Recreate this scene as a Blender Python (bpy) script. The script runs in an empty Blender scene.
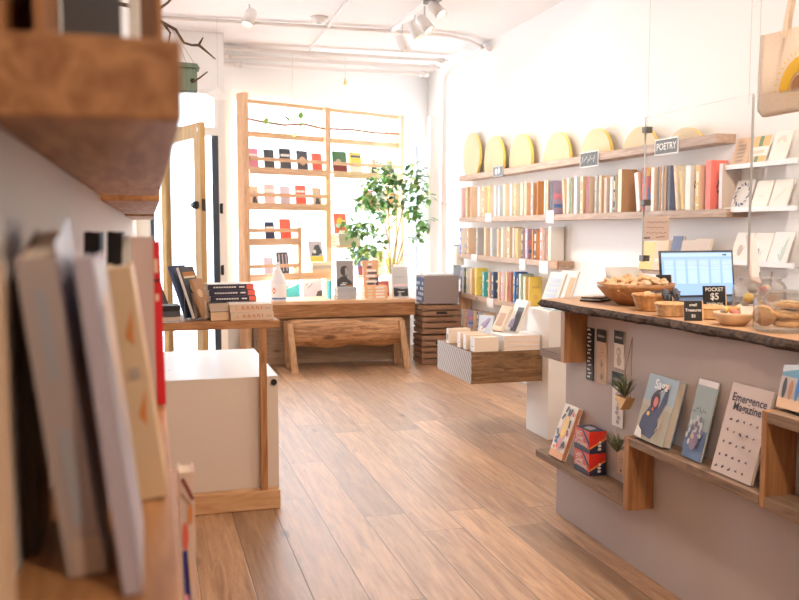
import bpy, bmesh, math, random
from mathutils import Matrix, Vector, Euler
random.seed(7)
PI = math.pi
S = bpy.context.scene
COL = S.collection

# ------------------------------------------------------------------ camera, world, light, exposure
cam = bpy.data.cameras.new('camera'); cam.lens = 39.65; cam.sensor_width = 36.0
cam.clip_start = 0.02; cam.clip_end = 200
cam.dof.use_dof = True; cam.dof.focus_distance = 4.0; cam.dof.aperture_fstop = 5.2
camo = bpy.data.objects.new('camera', cam); COL.objects.link(camo)
camo.location = (0, 0, 1.3)
camo.rotation_euler = (math.radians(90 - 4.68), 0, math.radians(-15.87))
S.camera = camo

W = bpy.data.worlds.new('daylight'); S.world = W; W.use_nodes = True
bg = W.node_tree.nodes['Background']
bg.inputs['Color'].default_value = (0.80, 0.90, 1.0, 1)
bg.inputs['Strength'].default_value = 20.0
S.view_settings.view_transform = 'Standard'; S.view_settings.look = 'None'
S.view_settings.exposure = 0.36; S.view_settings.gamma = 1.0; S.view_settings.use_curve_mapping = False
try:
    S.cycles.max_bounces = 9; S.cycles.diffuse_bounces = 5; S.cycles.transparent_max_bounces = 16
    S.cycles.sample_clamp_indirect = 8; S.cycles.sample_clamp_direct = 2.6; S.cycles.use_denoising = True
    S.cycles.caustics_reflective = False; S.cycles.caustics_refractive = False
except Exception: pass

def portal(name, loc, rot, sx, sy):
    l = bpy.data.lights.new(name, 'AREA'); l.shape = 'RECTANGLE'; l.size = sx; l.size_y = sy
    l.cycles.is_portal = True
    o = bpy.data.objects.new(name, l); COL.objects.link(o); o.location = loc; o.rotation_euler = rot
    return o

# ------------------------------------------------------------------ materials
MATS = {}
def mat(name, color, rough=.6, metal=0, var=0.0, scale=30, emit=None, estr=1, coat=0, bump=0):
    if name in MATS: return MATS[name]
    m = bpy.data.materials.new(name); m.use_nodes = True
    nt = m.node_tree; p = nt.nodes['Principled BSDF']
    p.inputs['Base Color'].default_value = (*color, 1)
    p.inputs['Roughness'].default_value = rough; p.inputs['Metallic'].default_value = metal
    p.inputs['Coat Weight'].default_value = coat
    if emit: p.inputs['Emission Color'].default_value = (*emit, 1); p.inputs['Emission Strength'].default_value = estr
    if var or bump:
        tc = nt.nodes.new('ShaderNodeTexCoord'); n = nt.nodes.new('ShaderNodeTexNoise')
        n.inputs['Scale'].default_value = scale; n.inputs['Detail'].default_value = 4
        nt.links.new(tc.outputs['Object'], n.inputs['Vector'])
        r = nt.nodes.new('ShaderNodeMapRange'); r.inputs['From Min'].default_value = .3; r.inputs['From Max'].default_value = .7
        nt.links.new(n.outputs['Fac'], r.inputs['Value'])
        mx = nt.nodes.new('ShaderNodeMix'); mx.data_type = 'RGBA'
        mx.inputs['A'].default_value = (*[max(0, c * (1 - var)) for c in color], 1)
        mx.inputs['B'].default_value = (*[min(1, c * (1 + var)) for c in color], 1)
        nt.links.new(r.outputs['Result'], mx.inputs['Factor']); nt.links.new(mx.outputs['Result'], p.inputs['Base Color'])
        if bump:
            b = nt.nodes.new('ShaderNodeBump'); b.inputs['Strength'].default_value = bump; b.inputs['Distance'].default_value = .004
            nt.links.new(n.outputs['Fac'], b.inputs['Height']); nt.links.new(b.outputs['Normal'], p.inputs['Normal'])
    MATS[name] = m; return m

def wood(name, c1, c2, axis='x', scale=1.0, rough=.55, knots=True, contrast=1.0):
    if name in MATS: return MATS[name]
    m = bpy.data.materials.new(name); m.use_nodes = True; nt = m.node_tree; N = nt.nodes; L = nt.links
    p = N['Principled BSDF']; p.inputs['Roughness'].default_value = rough
    tc = N.new('ShaderNodeTexCoord'); mp = N.new('ShaderNodeMapping'); L.new(tc.outputs['Object'], mp.inputs['Vector'])
    sc = {'x': (1.2, 14, 14), 'y': (14, 1.2, 14), 'z': (14, 14, 1.2)}[axis]
    mp.inputs['Scale'].default_value = [s * scale for s in sc]
    n = N.new('ShaderNodeTexNoise'); n.inputs['Scale'].default_value = 3; n.inputs['Detail'].default_value = 7
    n.inputs['Roughness'].default_value = .65; n.inputs['Distortion'].default_value = 1.1
    L.new(mp.outputs['Vector'], n.inputs['Vector'])
    cr = N.new('ShaderNodeValToRGB'); e = cr.color_ramp.elements
    e[0].position = .5 - .17 / contrast; e[0].color = (*c1, 1); e[1].position = .5 + .17 / contrast; e[1].color = (*c2, 1)
    L.new(n.outputs['Fac'], cr.inputs['Fac'])
    out = cr.outputs['Color']
    if knots:
        mp2 = N.new('ShaderNodeMapping'); L.new(tc.outputs['Object'], mp2.inputs['Vector'])
        mp2.inputs['Scale'].default_value = [{'x': (3, 8, 8), 'y': (8, 3, 8), 'z': (8, 8, 3)}[axis][i] * scale for i in range(3)]
        v = N.new('ShaderNodeTexVoronoi'); v.inputs['Scale'].default_value = .9; L.new(mp2.outputs['Vector'], v.inputs['Vector'])
        r2 = N.new('ShaderNodeValToRGB'); r2.color_ramp.elements[0].position = .05; r2.color_ramp.elements[0].color = (.28, .2, .15, 1)
        r2.color_ramp.elements[1].position = .16; r2.color_ramp.elements[1].color = (1, 1, 1, 1)
        L.new(v.outputs['Distance'], r2.inputs['Fac'])
        mx = N.new('ShaderNodeMix'); mx.data_type = 'RGBA'; mx.blend_type = 'MULTIPLY'; mx.inputs['Factor'].default_value = .8
        L.new(out, mx.inputs['A']); L.new(r2.outputs['Color'], mx.inputs['B']); out = mx.outputs['Result']
    L.new(out, p.inputs['Base Color'])
    b = N.new('ShaderNodeBump'); b.inputs['Strength'].default_value = .25; b.inputs['Distance'].default_value = .003
    L.new(n.outputs['Fac'], b.inputs['Height']); L.new(b.outputs['Normal'], p.inputs['Normal'])
    MATS[name] = m; return m

def glassm(name, tint=(1, 1, 1), refl=.06, rough=.02):
    if name in MATS: return MATS[name]
    m = bpy.data.materials.new(name); m.use_nodes = True; nt = m.node_tree; N = nt.nodes; L = nt.links
    N.remove(N['Principled BSDF']); o = N['Material Output']
    t = N.new('ShaderNodeBsdfTransparent'); t.inputs['Color'].default_value = (*tint, 1)
    g = N.new('ShaderNodeBsdfGlossy'); g.inputs['Roughness'].default_value = rough
    f = N.new('ShaderNodeLayerWeight'); f.inputs['Blend'].default_value = .12
    ma = N.new('ShaderNodeMath'); ma.operation = 'MULTIPLY_ADD'; ma.inputs[1].default_value = .55; ma.inputs[2].default_value = refl * .5
    L.new(f.outputs['Fresnel'], ma.inputs[0])
    mx = N.new('ShaderNodeMixShader'); L.new(ma.outputs['Value'], mx.inputs['Fac'])
    L.new(t.outputs['BSDF'], mx.inputs[1]); L.new(g.outputs['BSDF'], mx.inputs[2]); L.new(mx.outputs['Shader'], o.inputs['Surface'])
    MATS[name] = m; return m

def floor_mat():
    m = bpy.data.materials.new('oak_planks'); m.use_nodes = True; nt = m.node_tree; N = nt.nodes; L = nt.links
    p = N['Principled BSDF']
    def math_(op, a=None, b=None, c=None):
        n = N.new('ShaderNodeMath'); n.operation = op
        for i, v in enumerate((a, b, c)):
            if v is None: continue
            if isinstance(v, (int, float)): n.inputs[i].default_value = v
            else: L.new(v, n.inputs[i])
        return n.outputs['Value']
    tc = N.new('ShaderNodeTexCoord'); sp = N.new('ShaderNodeSeparateXYZ'); L.new(tc.outputs['Object'], sp.inputs['Vector'])
    u = math_('DIVIDE', math_('ADD', sp.outputs['X'], .04 + 1.9), .19)
    row = math_('FLOOR', u); fu = math_('FRACT', u)
    wn = N.new('ShaderNodeTexWhiteNoise'); wn.noise_dimensions = '1D'; L.new(row, wn.inputs['W'])
    v = math_('ADD', math_('DIVIDE', sp.outputs['Y'], 1.9), math_('MULTIPLY', wn.outputs['Value'], 7.3))
    idx = math_('FLOOR', v); fv = math_('FRACT', v)
    cb = N.new('ShaderNodeCombineXYZ'); L.new(row, cb.inputs['X']); L.new(idx, cb.inputs['Y'])
    w2 = N.new('ShaderNodeTexWhiteNoise'); w2.noise_dimensions = '2D'; L.new(cb.outputs['Vector'], w2.inputs['Vector'])
    # seams
    eu = math_('MINIMUM', fu, math_('SUBTRACT', 1.0, fu)); ev = math_('MINIMUM', fv, math_('SUBTRACT', 1.0, fv))
    seam = math_('MINIMUM', math_('DIVIDE', eu, .018), math_('DIVIDE', ev, .0018))
    seam = math_('MINIMUM', seam, 1.0)
    # grain shifted per plank
    cb2 = N.new('ShaderNodeCombineXYZ')
    L.new(math_('MULTIPLY', sp.outputs['X'], 22), cb2.inputs['X'])
    L.new(math_('ADD', math_('MULTIPLY', sp.outputs['Y'], 1.6), math_('MULTIPLY', w2.outputs['Value'], 40)), cb2.inputs['Y'])
    L.new(math_('MULTIPLY', w2.outputs['Value'], 19), cb2.inputs['Z'])
    n = N.new('ShaderNodeTexNoise'); n.inputs['Scale'].default_value = 1.6; n.inputs['Detail'].default_value = 8; n.inputs['Roughness'].default_value = .68; n.inputs['Distortion'].default_value = .9
    L.new(cb2.outputs['Vector'], n.inputs['Vector'])
    cr = N.new('ShaderNodeValToRGB'); e = cr.color_ramp.elements
    e[0].position = .30; e[0].color = (.24, .12, .058, 1); e[1].position = .68; e[1].color = (.56, .345, .205, 1)
    L.new(n.outputs['Fac'], cr.inputs['Fac'])
    hs = N.new('ShaderNodeHueSaturation'); L.new(cr.outputs['Color'], hs.inputs['Color'])
    L.new(math_('MULTIPLY_ADD', w2.outputs['Value'], .42, .72), hs.inputs['Value'])
    # knots
    cb3 = N.new('ShaderNodeCombineXYZ')
    L.new(math_('MULTIPLY', sp.outputs['X'], 5), cb3.inputs['X']); L.new(math_('MULTIPLY', sp.outputs['Y'], 1.7), cb3.inputs['Y'])
    vo = N.new('ShaderNodeTexVoronoi'); vo.inputs['Scale'].default_value = 1.0; L.new(cb3.outputs['Vector'], vo.inputs['Vector'])
    kr = N.new('ShaderNodeValToRGB'); kr.color_ramp.elements[0].position = .02; kr.color_ramp.elements[0].color = (.13, .08, .05, 1)
    kr.color_ramp.elements[1].position = .13; kr.color_ramp.elements[1].color = (1, 1, 1, 1)
    L.new(vo.outputs['Distance'], kr.inputs['Fac'])
    mk = N.new('ShaderNodeMix'); mk.data_type = 'RGBA'; mk.blend_type = 'MULTIPLY'; mk.inputs['Factor'].default_value = .85
    L.new(hs.outputs['Color'], mk.inputs['A']); L.new(kr.outputs['Color'], mk.inputs['B'])
    ms = N.new('ShaderNodeMix'); ms.data_type = 'RGBA'; ms.inputs['A'].default_value = (.06, .035, .02, 1)
    L.new(seam, ms.inputs['Factor']); L.new(mk.outputs['Result'], ms.inputs['B'])
    L.new(ms.outputs['Result'], p.inputs['Base Color'])
    L.new(math_('MULTIPLY_ADD', n.outputs['Fac'], .16, .32), p.inputs['Roughness'])
    p.inputs['Specular IOR Level'].default_value = .7
    p.inputs['Coat Weight'].default_value = .2; p.inputs['Coat Roughness'].default_value = .48
    b = N.new('ShaderNodeBump'); b.inputs['Strength'].default_value = .35; b.inputs['Distance'].default_value = .004
    L.new(math_('ADD', math_('MULTIPLY', n.outputs['Fac'], .25), seam), b.inputs['Height']); L.new(b.outputs['Normal'], p.inputs['Normal'])
    return m

PALE = wood('pale_pine', (.60, .35, .20), (.84, .58, .37), 'x', knots=True)
PALEY = wood('pale_pine_y', (.40, .25, .165), (.64, .46, .33), 'y')
PALEZ = wood('pale_pine_z', (.60, .35, .20), (.84, .58, .37), 'z')
OAKX = wood('warm_oak_x', (.28, .115, .04), (.50, .255, .105), 'x', contrast=1.3)
OAKY = wood('warm_oak_y', (.28, .115, .04), (.50, .255, .105), 'y', contrast=1.3)
OAKZ = wood('warm_oak_z', (.28, .115, .04), (.50, .255, .105), 'z', contrast=1.3)
GREYW = wood('weathered_edge', (.16, .12, .10), (.34, .27, .23), 'y', 1.5)
BROWNX = wood('brown_board_x', (.28, .18, .12), (.44, .31, .215), 'x')
BROWNY = wood('brown_board_y', (.22, .105, .05), (.42, .22, .11), 'y')
BARK = mat('dark_bark', (.05, .03, .022), .9, var=.8, scale=45, bump=1)
WHITE = mat('white_paint', (.86, .84, .83), .65)
WALLM = mat('wall_plaster', (.88, .87, .865), .8, bump=.12, scale=60)
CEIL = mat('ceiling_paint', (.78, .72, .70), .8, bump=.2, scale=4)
COUNTERM = mat('counter_paint', (.49, .43, .415), .75, var=.04, scale=5)
PAPER = mat('paper_edges', (.80, .73, .62), .9, var=.06, scale=120)
BLACKM = mat('black_matte', (.012, .012, .013), .55)
METAL = mat('steel', (.6, .6, .6), .3, 1)
WIRE = mat('wire', (.55, .5, .45), .4, 1)
GLASS = glassm('clear_glass')
GEDGE = mat('glass_edge', (.50, .53, .54), .2)

# name: (rgb, word)
CC = {'pale pink': (.86, .66, .68), 'tan': (.72, .52, .34), 'brown': (.46, .26, .14), 'pale blue': (.62, .72, .84), 'white': (.87, .86, .84),
 'cream': (.83, .72, .52), 'ochre': (.70, .47, .14), 'peach': (.85, .60, .42), 'grey': (.42, .43, .47), 'orange': (.80, .30, .08), 'rust': (.52, .22, .06),
 'black': (.014, .014, .016), 'violet': (.45, .38, .58), 'green': (.10, .22, .10), 'maroon': (.28, .06, .05), 'taupe': (.56, .45, .37),
 'red and blue': (.62, .16, .18), 'navy': (.07, .10, .22), 'white with black script': (.88, .86, .82), 'red': (.85, .16, .11), 'mint': (.58, .76, .68),
 'blue and white': (.10, .20, .55), 'yellow': (.88, .66, .12), 'teal': (.06, .42, .48), 'pink': (.80, .32, .45), 'blue': (.08, .24, .62),
 'red and white': (.78, .30, .28), 'charcoal': (.08, .085, .10), 'lavender': (.60, .56, .68), 'dark blue': (.04, .06, .14), 'gold': (.80, .55, .16)}
def cm(k): return mat('cover ' + k, CC[k], .6)

# ------------------------------------------------------------------ builders
class MB:
    def __init__(s): s.bm = bmesh.new(); s.mats = []
    def mi(s, m):
        if m is None: return 0
        if m not in s.mats: s.mats.append(m)
        return s.mats.index(m)
    def face(s, pts, m=None):
        f = s.bm.faces.new([s.bm.verts.new(p) for p in pts]); f.material_index = s.mi(m); return f
    def box(s, x0, x1, y0, y1, z0, z1, m=None, bev=0, M=None):
        b = bmesh.new(); bmesh.ops.create_cube(b, size=1)
        bmesh.ops.transform(b, matrix=Matrix.Translation(((x0+x1)/2, (y0+y1)/2, (z0+z1)/2)) @ Matrix.Diagonal((x1-x0, y1-y0, z1-z0, 1)), verts=b.verts)
        if bev: bmesh.ops.bevel(b, geom=b.edges[:], offset=bev, segments=2, affect='EDGES', profile=.5)
        s._merge(b, m, M); return s
    def _merge(s, b, m=None, M=None, smooth=False):
        if M is not None: bmesh.ops.transform(b, matrix=M, verts=b.verts)
        k = s.mi(m)
        vm = {v: s.bm.verts.new(v.co) for v in b.verts}
        for f in b.faces:
            try: g = s.bm.faces.new([vm[v] for v in f.verts])
            except ValueError: continue
            g.material_index = k; g.smooth = smooth
        b.free()
    def prism(s, poly, z0, z1, m=None, M=None, mside=None):
        b = bmesh.new(); n = len(poly)
        lo = [b.verts.new((p[0], p[1], z0)) for p in poly]; hi = [b.verts.new((p[0], p[1], z1)) for p in poly]
        b.faces.new(hi); b.faces.new(lo[::-1])
        for i in range(n): b.faces.new((lo[i], lo[(i+1) % n], hi[(i+1) % n], hi[i]))
        bmesh.ops.recalc_face_normals(b, faces=b.faces[:])
        if mside is not None:
            if M is not None: bmesh.ops.transform(b, matrix=M, verts=b.verts)
            vm = {v: s.bm.verts.new(v.co) for v in b.verts}
            for f in b.faces:
                g = s.bm.faces.new([vm[v] for v in f.verts]); g.material_index = s.mi(m if len(f.verts) == n and n != 4 else mside)
            b.free()
        else: s._merge(b, m, M)
        return s
    def tube(s, pts, r, m=None, n=10, cap=True):
        pts = [Vector(p) for p in pts]; rs = r if isinstance(r, (list, tuple)) else [r] * len(pts)
        rings = []; k = s.mi(m); up = None
        for i, p in enumerate(pts):
            t = (pts[min(i+1, len(pts)-1)] - pts[max(i-1, 0)]).normalized()
            if up is None: up = Vector((0, 0, 1)) if abs(t.z) < .9 else Vector((1, 0, 0))
            a = t.cross(up).normalized(); up = a.cross(t).normalized()
            rings.append([s.bm.verts.new(p + (a*math.cos(2*PI*j/n) + up*math.sin(2*PI*j/n))*rs[i]) for j in range(n)])
        for i in range(len(rings)-1):
            for j in range(n):
                f = s.bm.faces.new((rings[i][j], rings[i][(j+1) % n], rings[i+1][(j+1) % n], rings[i+1][j])); f.material_index = k; f.smooth = True
        if cap:
            s.bm.faces.new(rings[0]).material_index = k; s.bm.faces.new(rings[-1][::-1]).material_index = k
        return s
    def lathe(s, prof, c=(0, 0, 0), m=None, n=28, mod=None, M=None, close=False):
        b = bmesh.new(); rings = []
        for i, (r, z) in enumerate(prof):
            rings.append([b.verts.new((c[0] + (r + (mod(i, j) if mod else 0))*math.cos(2*PI*j/n), c[1] + (r + (mod(i, j) if mod else 0))*math.sin(2*PI*j/n), c[2]+z)) for j in range(n)] if r > 1e-5 else [b.verts.new((c[0], c[1], c[2]+z))])
        for i in range(len(rings)-1):
            A, B = rings[i], rings[i+1]
            for j in range(n):
                if len(A) == 1 and len(B) == 1: continue
                if len(A) == 1: b.faces.new((A[0], B[j], B[(j+1) % n]))
                elif len(B) == 1: b.faces.new((A[j], B[0], A[(j+1) % n])) if False else b.faces.new((A[(j+1) % n], A[j], B[0]))
                else: b.faces.new((A[j], A[(j+1) % n], B[(j+1) % n], B[j]))
        bmesh.ops.recalc_face_normals(b, faces=b.faces[:])
        s._merge(b, m, M, True); return s
    def blob(s, c, r, m=None, M=None, sub=2, jit=0, sc=(1, 1, 1)):
        b = bmesh.new(); bmesh.ops.create_icosphere(b, subdivisions=sub, radius=r)
        for v in b.verts:
            if jit: v.co *= 1 + random.uniform(-jit, jit)
            v.co = Vector((v.co.x*sc[0], v.co.y*sc[1], v.co.z*sc[2]))
        T = Matrix.Translation(c)
        s._merge(b, m, (M or Matrix()) @ T if M is None else M @ T, True); return s
    def build(s, name, m=None, parent=None, M=None):
        me = bpy.data.meshes.new(name); s.bm.normal_update(); s.bm.to_mesh(me); s.bm.free()
        if m is not None and not s.mats: s.mats = [m]
        for x in s.mats: me.materials.append(x)
        o = bpy.data.objects.new(name, me); COL.objects.link(o)
        if parent is not None: o.parent = parent
        if M is not None: o.matrix_local = M
        return o

LABELS = {}
def tag(o, label, cat, group=None, kind=None):
    o['label'] = label; o['category'] = cat
    if group: o['group'] = group
    if kind: o['kind'] = kind
    LABELS.setdefault(label, []).append(o.name)
    return o
def thing(name, label, cat, M=None, group=None):
    o = bpy.data.objects.new(name, None); COL.objects.link(o); o.empty_display_size = .05
    o.matrix_world = M if M is not None else Matrix()
    return tag(o, label, cat, group)
def struct(name, mb, m, parent=None, M=None):
    o = mb.build(name, m, parent, M)
    if parent is None: o['kind'] = 'structure'
    return o
def T(x, y, z, rz=0, rx=0, ry=0):
    return Matrix.Translation((x, y, z)) @ Matrix.Rotation(math.radians(rz), 4, 'Z') @ Matrix.Rotation(math.radians(rx), 4, 'X') @ Matrix.Rotation(math.radians(ry), 4, 'Y')

FONTS = {}
def text_polys(body, size, bold=False):
    cu = bpy.data.curves.new('lettering_source', 'FONT'); cu.body = body; cu.size = size; cu.align_x = 'CENTER'; cu.align_y = 'CENTER'
    cu.resolution_u = 3
    if bold: cu.offset = size * .018
    o = bpy.data.objects.new('lettering_source', cu); COL.objects.link(o)
    dg = bpy.context.evaluated_depsgraph_get(); me = bpy.data.meshes.new_from_object(o.evaluated_get(dg))
    vs = [v.co.copy() for v in me.vertices]; fs = [list(p.vertices) for p in me.polygons]
    bpy.data.objects.remove(o); bpy.data.curves.remove(cu); bpy.data.meshes.remove(me)
    return vs, fs

# prints on a face. frame F maps (u right, v up, w out) to the parent's space
def prints(parent, F, items, name='cover_art'):
    mb = MB(); w = .0004; n = 0
    for it in items:
        w += .0003; k = it[0]; m = it[-1]; n += 1
        if k == 'r': mb.face([F @ Vector(p) for p in ((it[1], it[2], w), (it[3], it[2], w), (it[3], it[4], w), (it[1], it[4], w))], m)
        elif k == 'd':
            rx = it[3]; ry = it[4] if len(it) > 5 else it[3]
            mb.face([F @ Vector((it[1]+rx*math.cos(2*PI*j/20), it[2]+ry*math.sin(2*PI*j/20), w)) for j in range(20)], m)
        elif k == 'p': mb.face([F @ Vector((*p, w)) for p in it[1]], m)
        elif k == 'l':   # line strip u0,v0,u1,v1,width
            a = Vector((it[1], it[2])); b = Vector((it[3], it[4])); t = (b-a).normalized(); q = Vector((-t.y, t.x))*it[5]/2
            mb.face([F @ Vector((*p, w)) for p in (a-q, b-q, b+q, a+q)], m)
        elif k == 't':
            vs, fs = text_polys(it[1], it[4], True); kk = mb.mi(m); rot = Matrix.Rotation(math.radians(it[5]) if len(it) > 6 else 0, 4, 'Z')
            vv = [mb.bm.verts.new(F @ (Vector((it[2], it[3], w)) + (rot @ v))) for v in vs]
            for f in fs:
                try: mb.bm.faces.new([vv[i] for i in f]).material_index = kk
                except ValueError: pass
    return mb.build(name, None, parent)

# a book: x thickness 0..t, y depth 0(spine)..d, z height. front cover is the +x face
def book_mesh(mb, t, h, d, m, mspine=None):
    c = min(.002, t*.12); mspine = mspine or m
    mb.box(0, c, 0, d, 0, h, m); mb.box(t-c, t, 0, d, 0, h, m); mb.box(c, t-c, 0, c, 0, h, mspine)
    mb.face([(0, -.0004, 0), (t, -.0004, 0), (t, -.0004, h), (0, -.0004, h)], mspine)
def pages_mesh(t, h, d):
    c = min(.002, t*.12); q = MB(); q.box(c, t-c, c, d-.003, .003, h-.003); return q
def book(label, M, t, h, d, m, mspine=None, group=None, art=None, sart=None, name='book', cat='book', pm=None, nart=None):
    mb = MB(); book_mesh(mb, t, h, d, m, mspine)
    o = mb.build(name); o.matrix_world = M; tag(o, label, cat, group)
    pages_mesh(t, h, d).build('pages', pm or PAPER, o)
    if art: prints(o, Matrix(((0, 0, 1, t), (1, 0, 0, 0), (0, 1, 0, 0), (0, 0, 0, 1))), art)
    if nart: prints(o, Matrix(((0, 0, -1, 0), (1, 0, 0, 0), (0, 1, 0, 0), (0, 0, 0, 1))) , nart)
    if sart: prints(o, Matrix(((1, 0, 0, 0), (0, 0, -1, -.0006), (0, 1, 0, 0), (0, 0, 0, 1))), sart, 'spine_title')
    return o

# ================================================================== the setting
XW = 3.0; XL = -.10; ZC = 2.98; YR = -3.0
D = Vector((math.cos(math.radians(25.2)), math.sin(math.radians(25.2)), 0)); NN = Vector((-D.y, D.x, 0))
SF = Vector((.754, 8.354, 0))               # start of the slanted shop front, inner face
def sf(t, off=0, z=0): q = SF + D*t + NN*off; return (q.x, q.y, z)
struct('floor', MB().box(XL-.1, XW+.1, YR, 9.7, -.05, 0), floor_mat())
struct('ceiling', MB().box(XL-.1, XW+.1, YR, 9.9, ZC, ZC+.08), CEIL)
struct('wall_left', MB().box(XL-.1, XL, YR, 8.0, 0, ZC), WALLM)
struct('wall_right', MB().box(XW, XW+.1, YR, 9.9, 0, ZC), WALLM)
wr = MB(); wr.box(XL, XW, YR-.1, YR, 0, ZC)
struct('wall_rear', wr, WALLM)
# door wall Y=7.9 with opening, transom above
wb = MB(); wb.box(XL, .02, 7.9, 8.02, 0, ZC); wb.box(.02, .60, 7.9, 8.02, 2.5, ZC); wb.box(.60, .66, 7.9, 8.42, 0, ZC)
struct('wall_back', wb, WALLM)
dj = MB(); dj.box(.60-.055, .60, 7.885, 8.02, 0, 2.10); dj.box(.02, .05, 7.885, 8.02, 0, 2.10)
d1 = struct('door_1', dj, mat('blue_black_frame', (.03, .05, .085), .4))
t_ = MB(); t_.box(.02, .60, 7.88, 8.02, 2.10, 2.17); t_.box(.02, .05, 7.9, 8.0, 2.17, 2.5); t_.box(.57, .60, 7.9, 8.0, 2.17, 2.5); t_.box(.02, .60, 7.9, 8.0, 2.46, 2.5)
t_.build('transom_frame', WHITE, d1); MB().box(.05, .57, 7.95, 7.955, 2.17, 2.46).build('transom_pane', GLASS, d1)
for z in (1.47, .93):
    h = MB(); h.box(.612, .632, 7.875, 7.9, z-.045, z+.045, bev=.003); h.box(.604, .614, 7.868, 7.884, z-.04, z+.04); h.build('hinge', BLACKM, d1)
MB().box(.60, .66, 7.88, 7.9, 0, 2.5).build('casing', WHITE, d1)
# slanted shop-front wall
ws = MB(); MS = Matrix.Translation(SF) @ Matrix.Rotation(math.radians(25.2), 4, 'Z')
for a in ((-.13, 2.6, 2.52, ZC), (-.13, .03, 0, 2.52), (.03, 1.93, 0, .60), (1.93, 2.06, 0, 2.52), (2.06, 2.36, 0, .85), (2.06, 2.36, 2.2, 2.52), (2.36, 2.6, 0, 2.52)):
    ws.box(a[0], a[1], 0, .12, a[2], a[3], M=MS)
struct('wall_front', ws, WALLM)
wf = MB()
for a in ((.03, .07, .60, 2.52), (1.89, 1.93, .60, 2.52), (.07, 1.89, .60, .63), (.07, 1.89, 2.49, 2.52), (.96, 1.0, .63, 2.49)): wf.box(a[0], a[1], .03, .09, a[2], a[3], M=MS)
w1 = struct('window_1', wf, WHITE); MB().box(.07, 1.89, .057, .062, .63, 2.49, M=MS).build('pane', GLASS, w1)
wf = MB()
for a in ((2.06, 2.09, .85, 2.2), (2.33, 2.36, .85, 2.2), (2.09, 2.33, .85, .88), (2.09, 2.33, 2.17, 2.2), (2.09, 2.33, 1.5, 1.53)): wf.box(a[0], a[1], .03, .09, a[2], a[3], M=MS)
w2 = struct('window_2', wf, mat('grey_frame', (.4, .43, .47), .5)); MB().box(2.09, 2.33, .057, .062, .88, 2.17, M=MS).build('pane', GLASS, w2)
struct('trim_1', MB().box(2.74, 2.84, 8.50, 8.6, 0, 2.42), mat('cream_chase', (.88, .82, .78), .7))
PIPEM = mat('painted_pipe', (.80, .74, .71), .55)
# portals for the openings
c = SF + D*.98 + NN*.1; portal('window_light', (c.x, c.y, 1.56), (math.radians(-90), 0, math.radians(25.2)), 1.86, 1.92)
portal('door_light', (.31, 8.0, 1.25), (math.radians(-90), 0, 0), .56, 2.5)
c = SF + D*2.21 + NN*.1; portal('side_window_light', (c.x, c.y, 1.52), (math.radians(-90), 0, math.radians(25.2)), .28, 1.33)

# ------------------------------------------------------------------ pipes and lights on the ceiling
for i, (y, z, lab) in enumerate(((8.30, 2.93, 'uppermost of the three white pipes along the top of the back wall'), (8.32, 2.865, 'middle one of the three white pipes along the top of the back wall'), (8.34, 2.80, 'lowest of the three white pipes along the top of the back wall'))):
    x1 = (2.80, 2.72, 2.62)[i]
    p = MB().tube([(.50, y, z), (x1, y, z), (x1+.05, y+.03, z), (x1+.06, y+.12, z)], .018, n=8).build('ceiling_pipe', PIPEM)
    tag(p, lab, 'pipe', 'white pipes under the ceiling at the back wall')
    MB().tube([(x1-.05, y, z), (x1+.01, y, z)], .027, n=10).build('coupling', PIPEM, p)
    MB().tube([(.60+.1*i, y, z), (.66+.1*i, y, z)], .027, n=10).build('coupling', PIPEM, p)
tag(MB().tube([(XL, 7.35, 2.955), (2.2, 7.32, 2.955), (2.5, 7.34, 2.955), (2.75, 7.45, 2.95), (2.95, 7.64, 2.94), (2.98, 7.75, 2.93)], .016, n=8).build('conduit', PIPEM), 'thin painted conduit crossing the white ceiling and curving to the right wall', 'conduit')
tag(MB().tube([(1.42, -1, 2.962), (1.45, 6.4, 2.962), (1.485, 8.1, 2.962), (1.485, 8.29, 2.95)], .013, n=8).build('conduit', PIPEM), 'thin painted conduit running along the ceiling beside the smoke detector', 'conduit')
p = MB().tube([(2.97, 7.5, 2.90), (2.95, 7.9, 2.88), (2.88, 8.28, 2.86), (2.84, 8.36, 2.78), (2.84, 8.37, 2.6), (2.84, 8.37, .02)], .028, n=12).build('wall_pipe', PIPEM)
tag(p, 'white vertical pipe bending down from the ceiling in the back right corner', 'pipe'); MB().tube([(2.84, 8.37, 1.5), (2.84, 8.37, 1.56)], .036, n=12).build('coupling', PIPEM, p)
r = thing('smoke_detector', 'round white smoke detector on the ceiling beside the conduit', 'smoke detector', T(1.351, 7.109, ZC))
MB().lathe([(0, -.045), (.05, -.045), (.058, -.03), (.07, -.02), (.075, 0), (0, 0)]).build('housing', WHITE, r)
MB().lathe([(0, -.05), (.02, -.05), (.022, -.044)]).build('sensor', mat('pale_grey', (.6, .6, .6)), r)
tr = thing('track_rail', 'white lighting track on the ceiling right of the middle', 'light track', T(2.02, 6.75, ZC))
MB().box(-.018, .018, -.75, .75, -.028, 0, bev=.003).build('rail', WHITE, tr); MB().box(-.05, .05, -.72, -.45, -.05, -.002, bev=.006).build('power_feed', mat('dark_olive', (.12, .10, .07), .4), tr)
BULB = mat('lit_lamp', (1, .93, .82), .4, emit=(1, .86, .66), estr=14)
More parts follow.
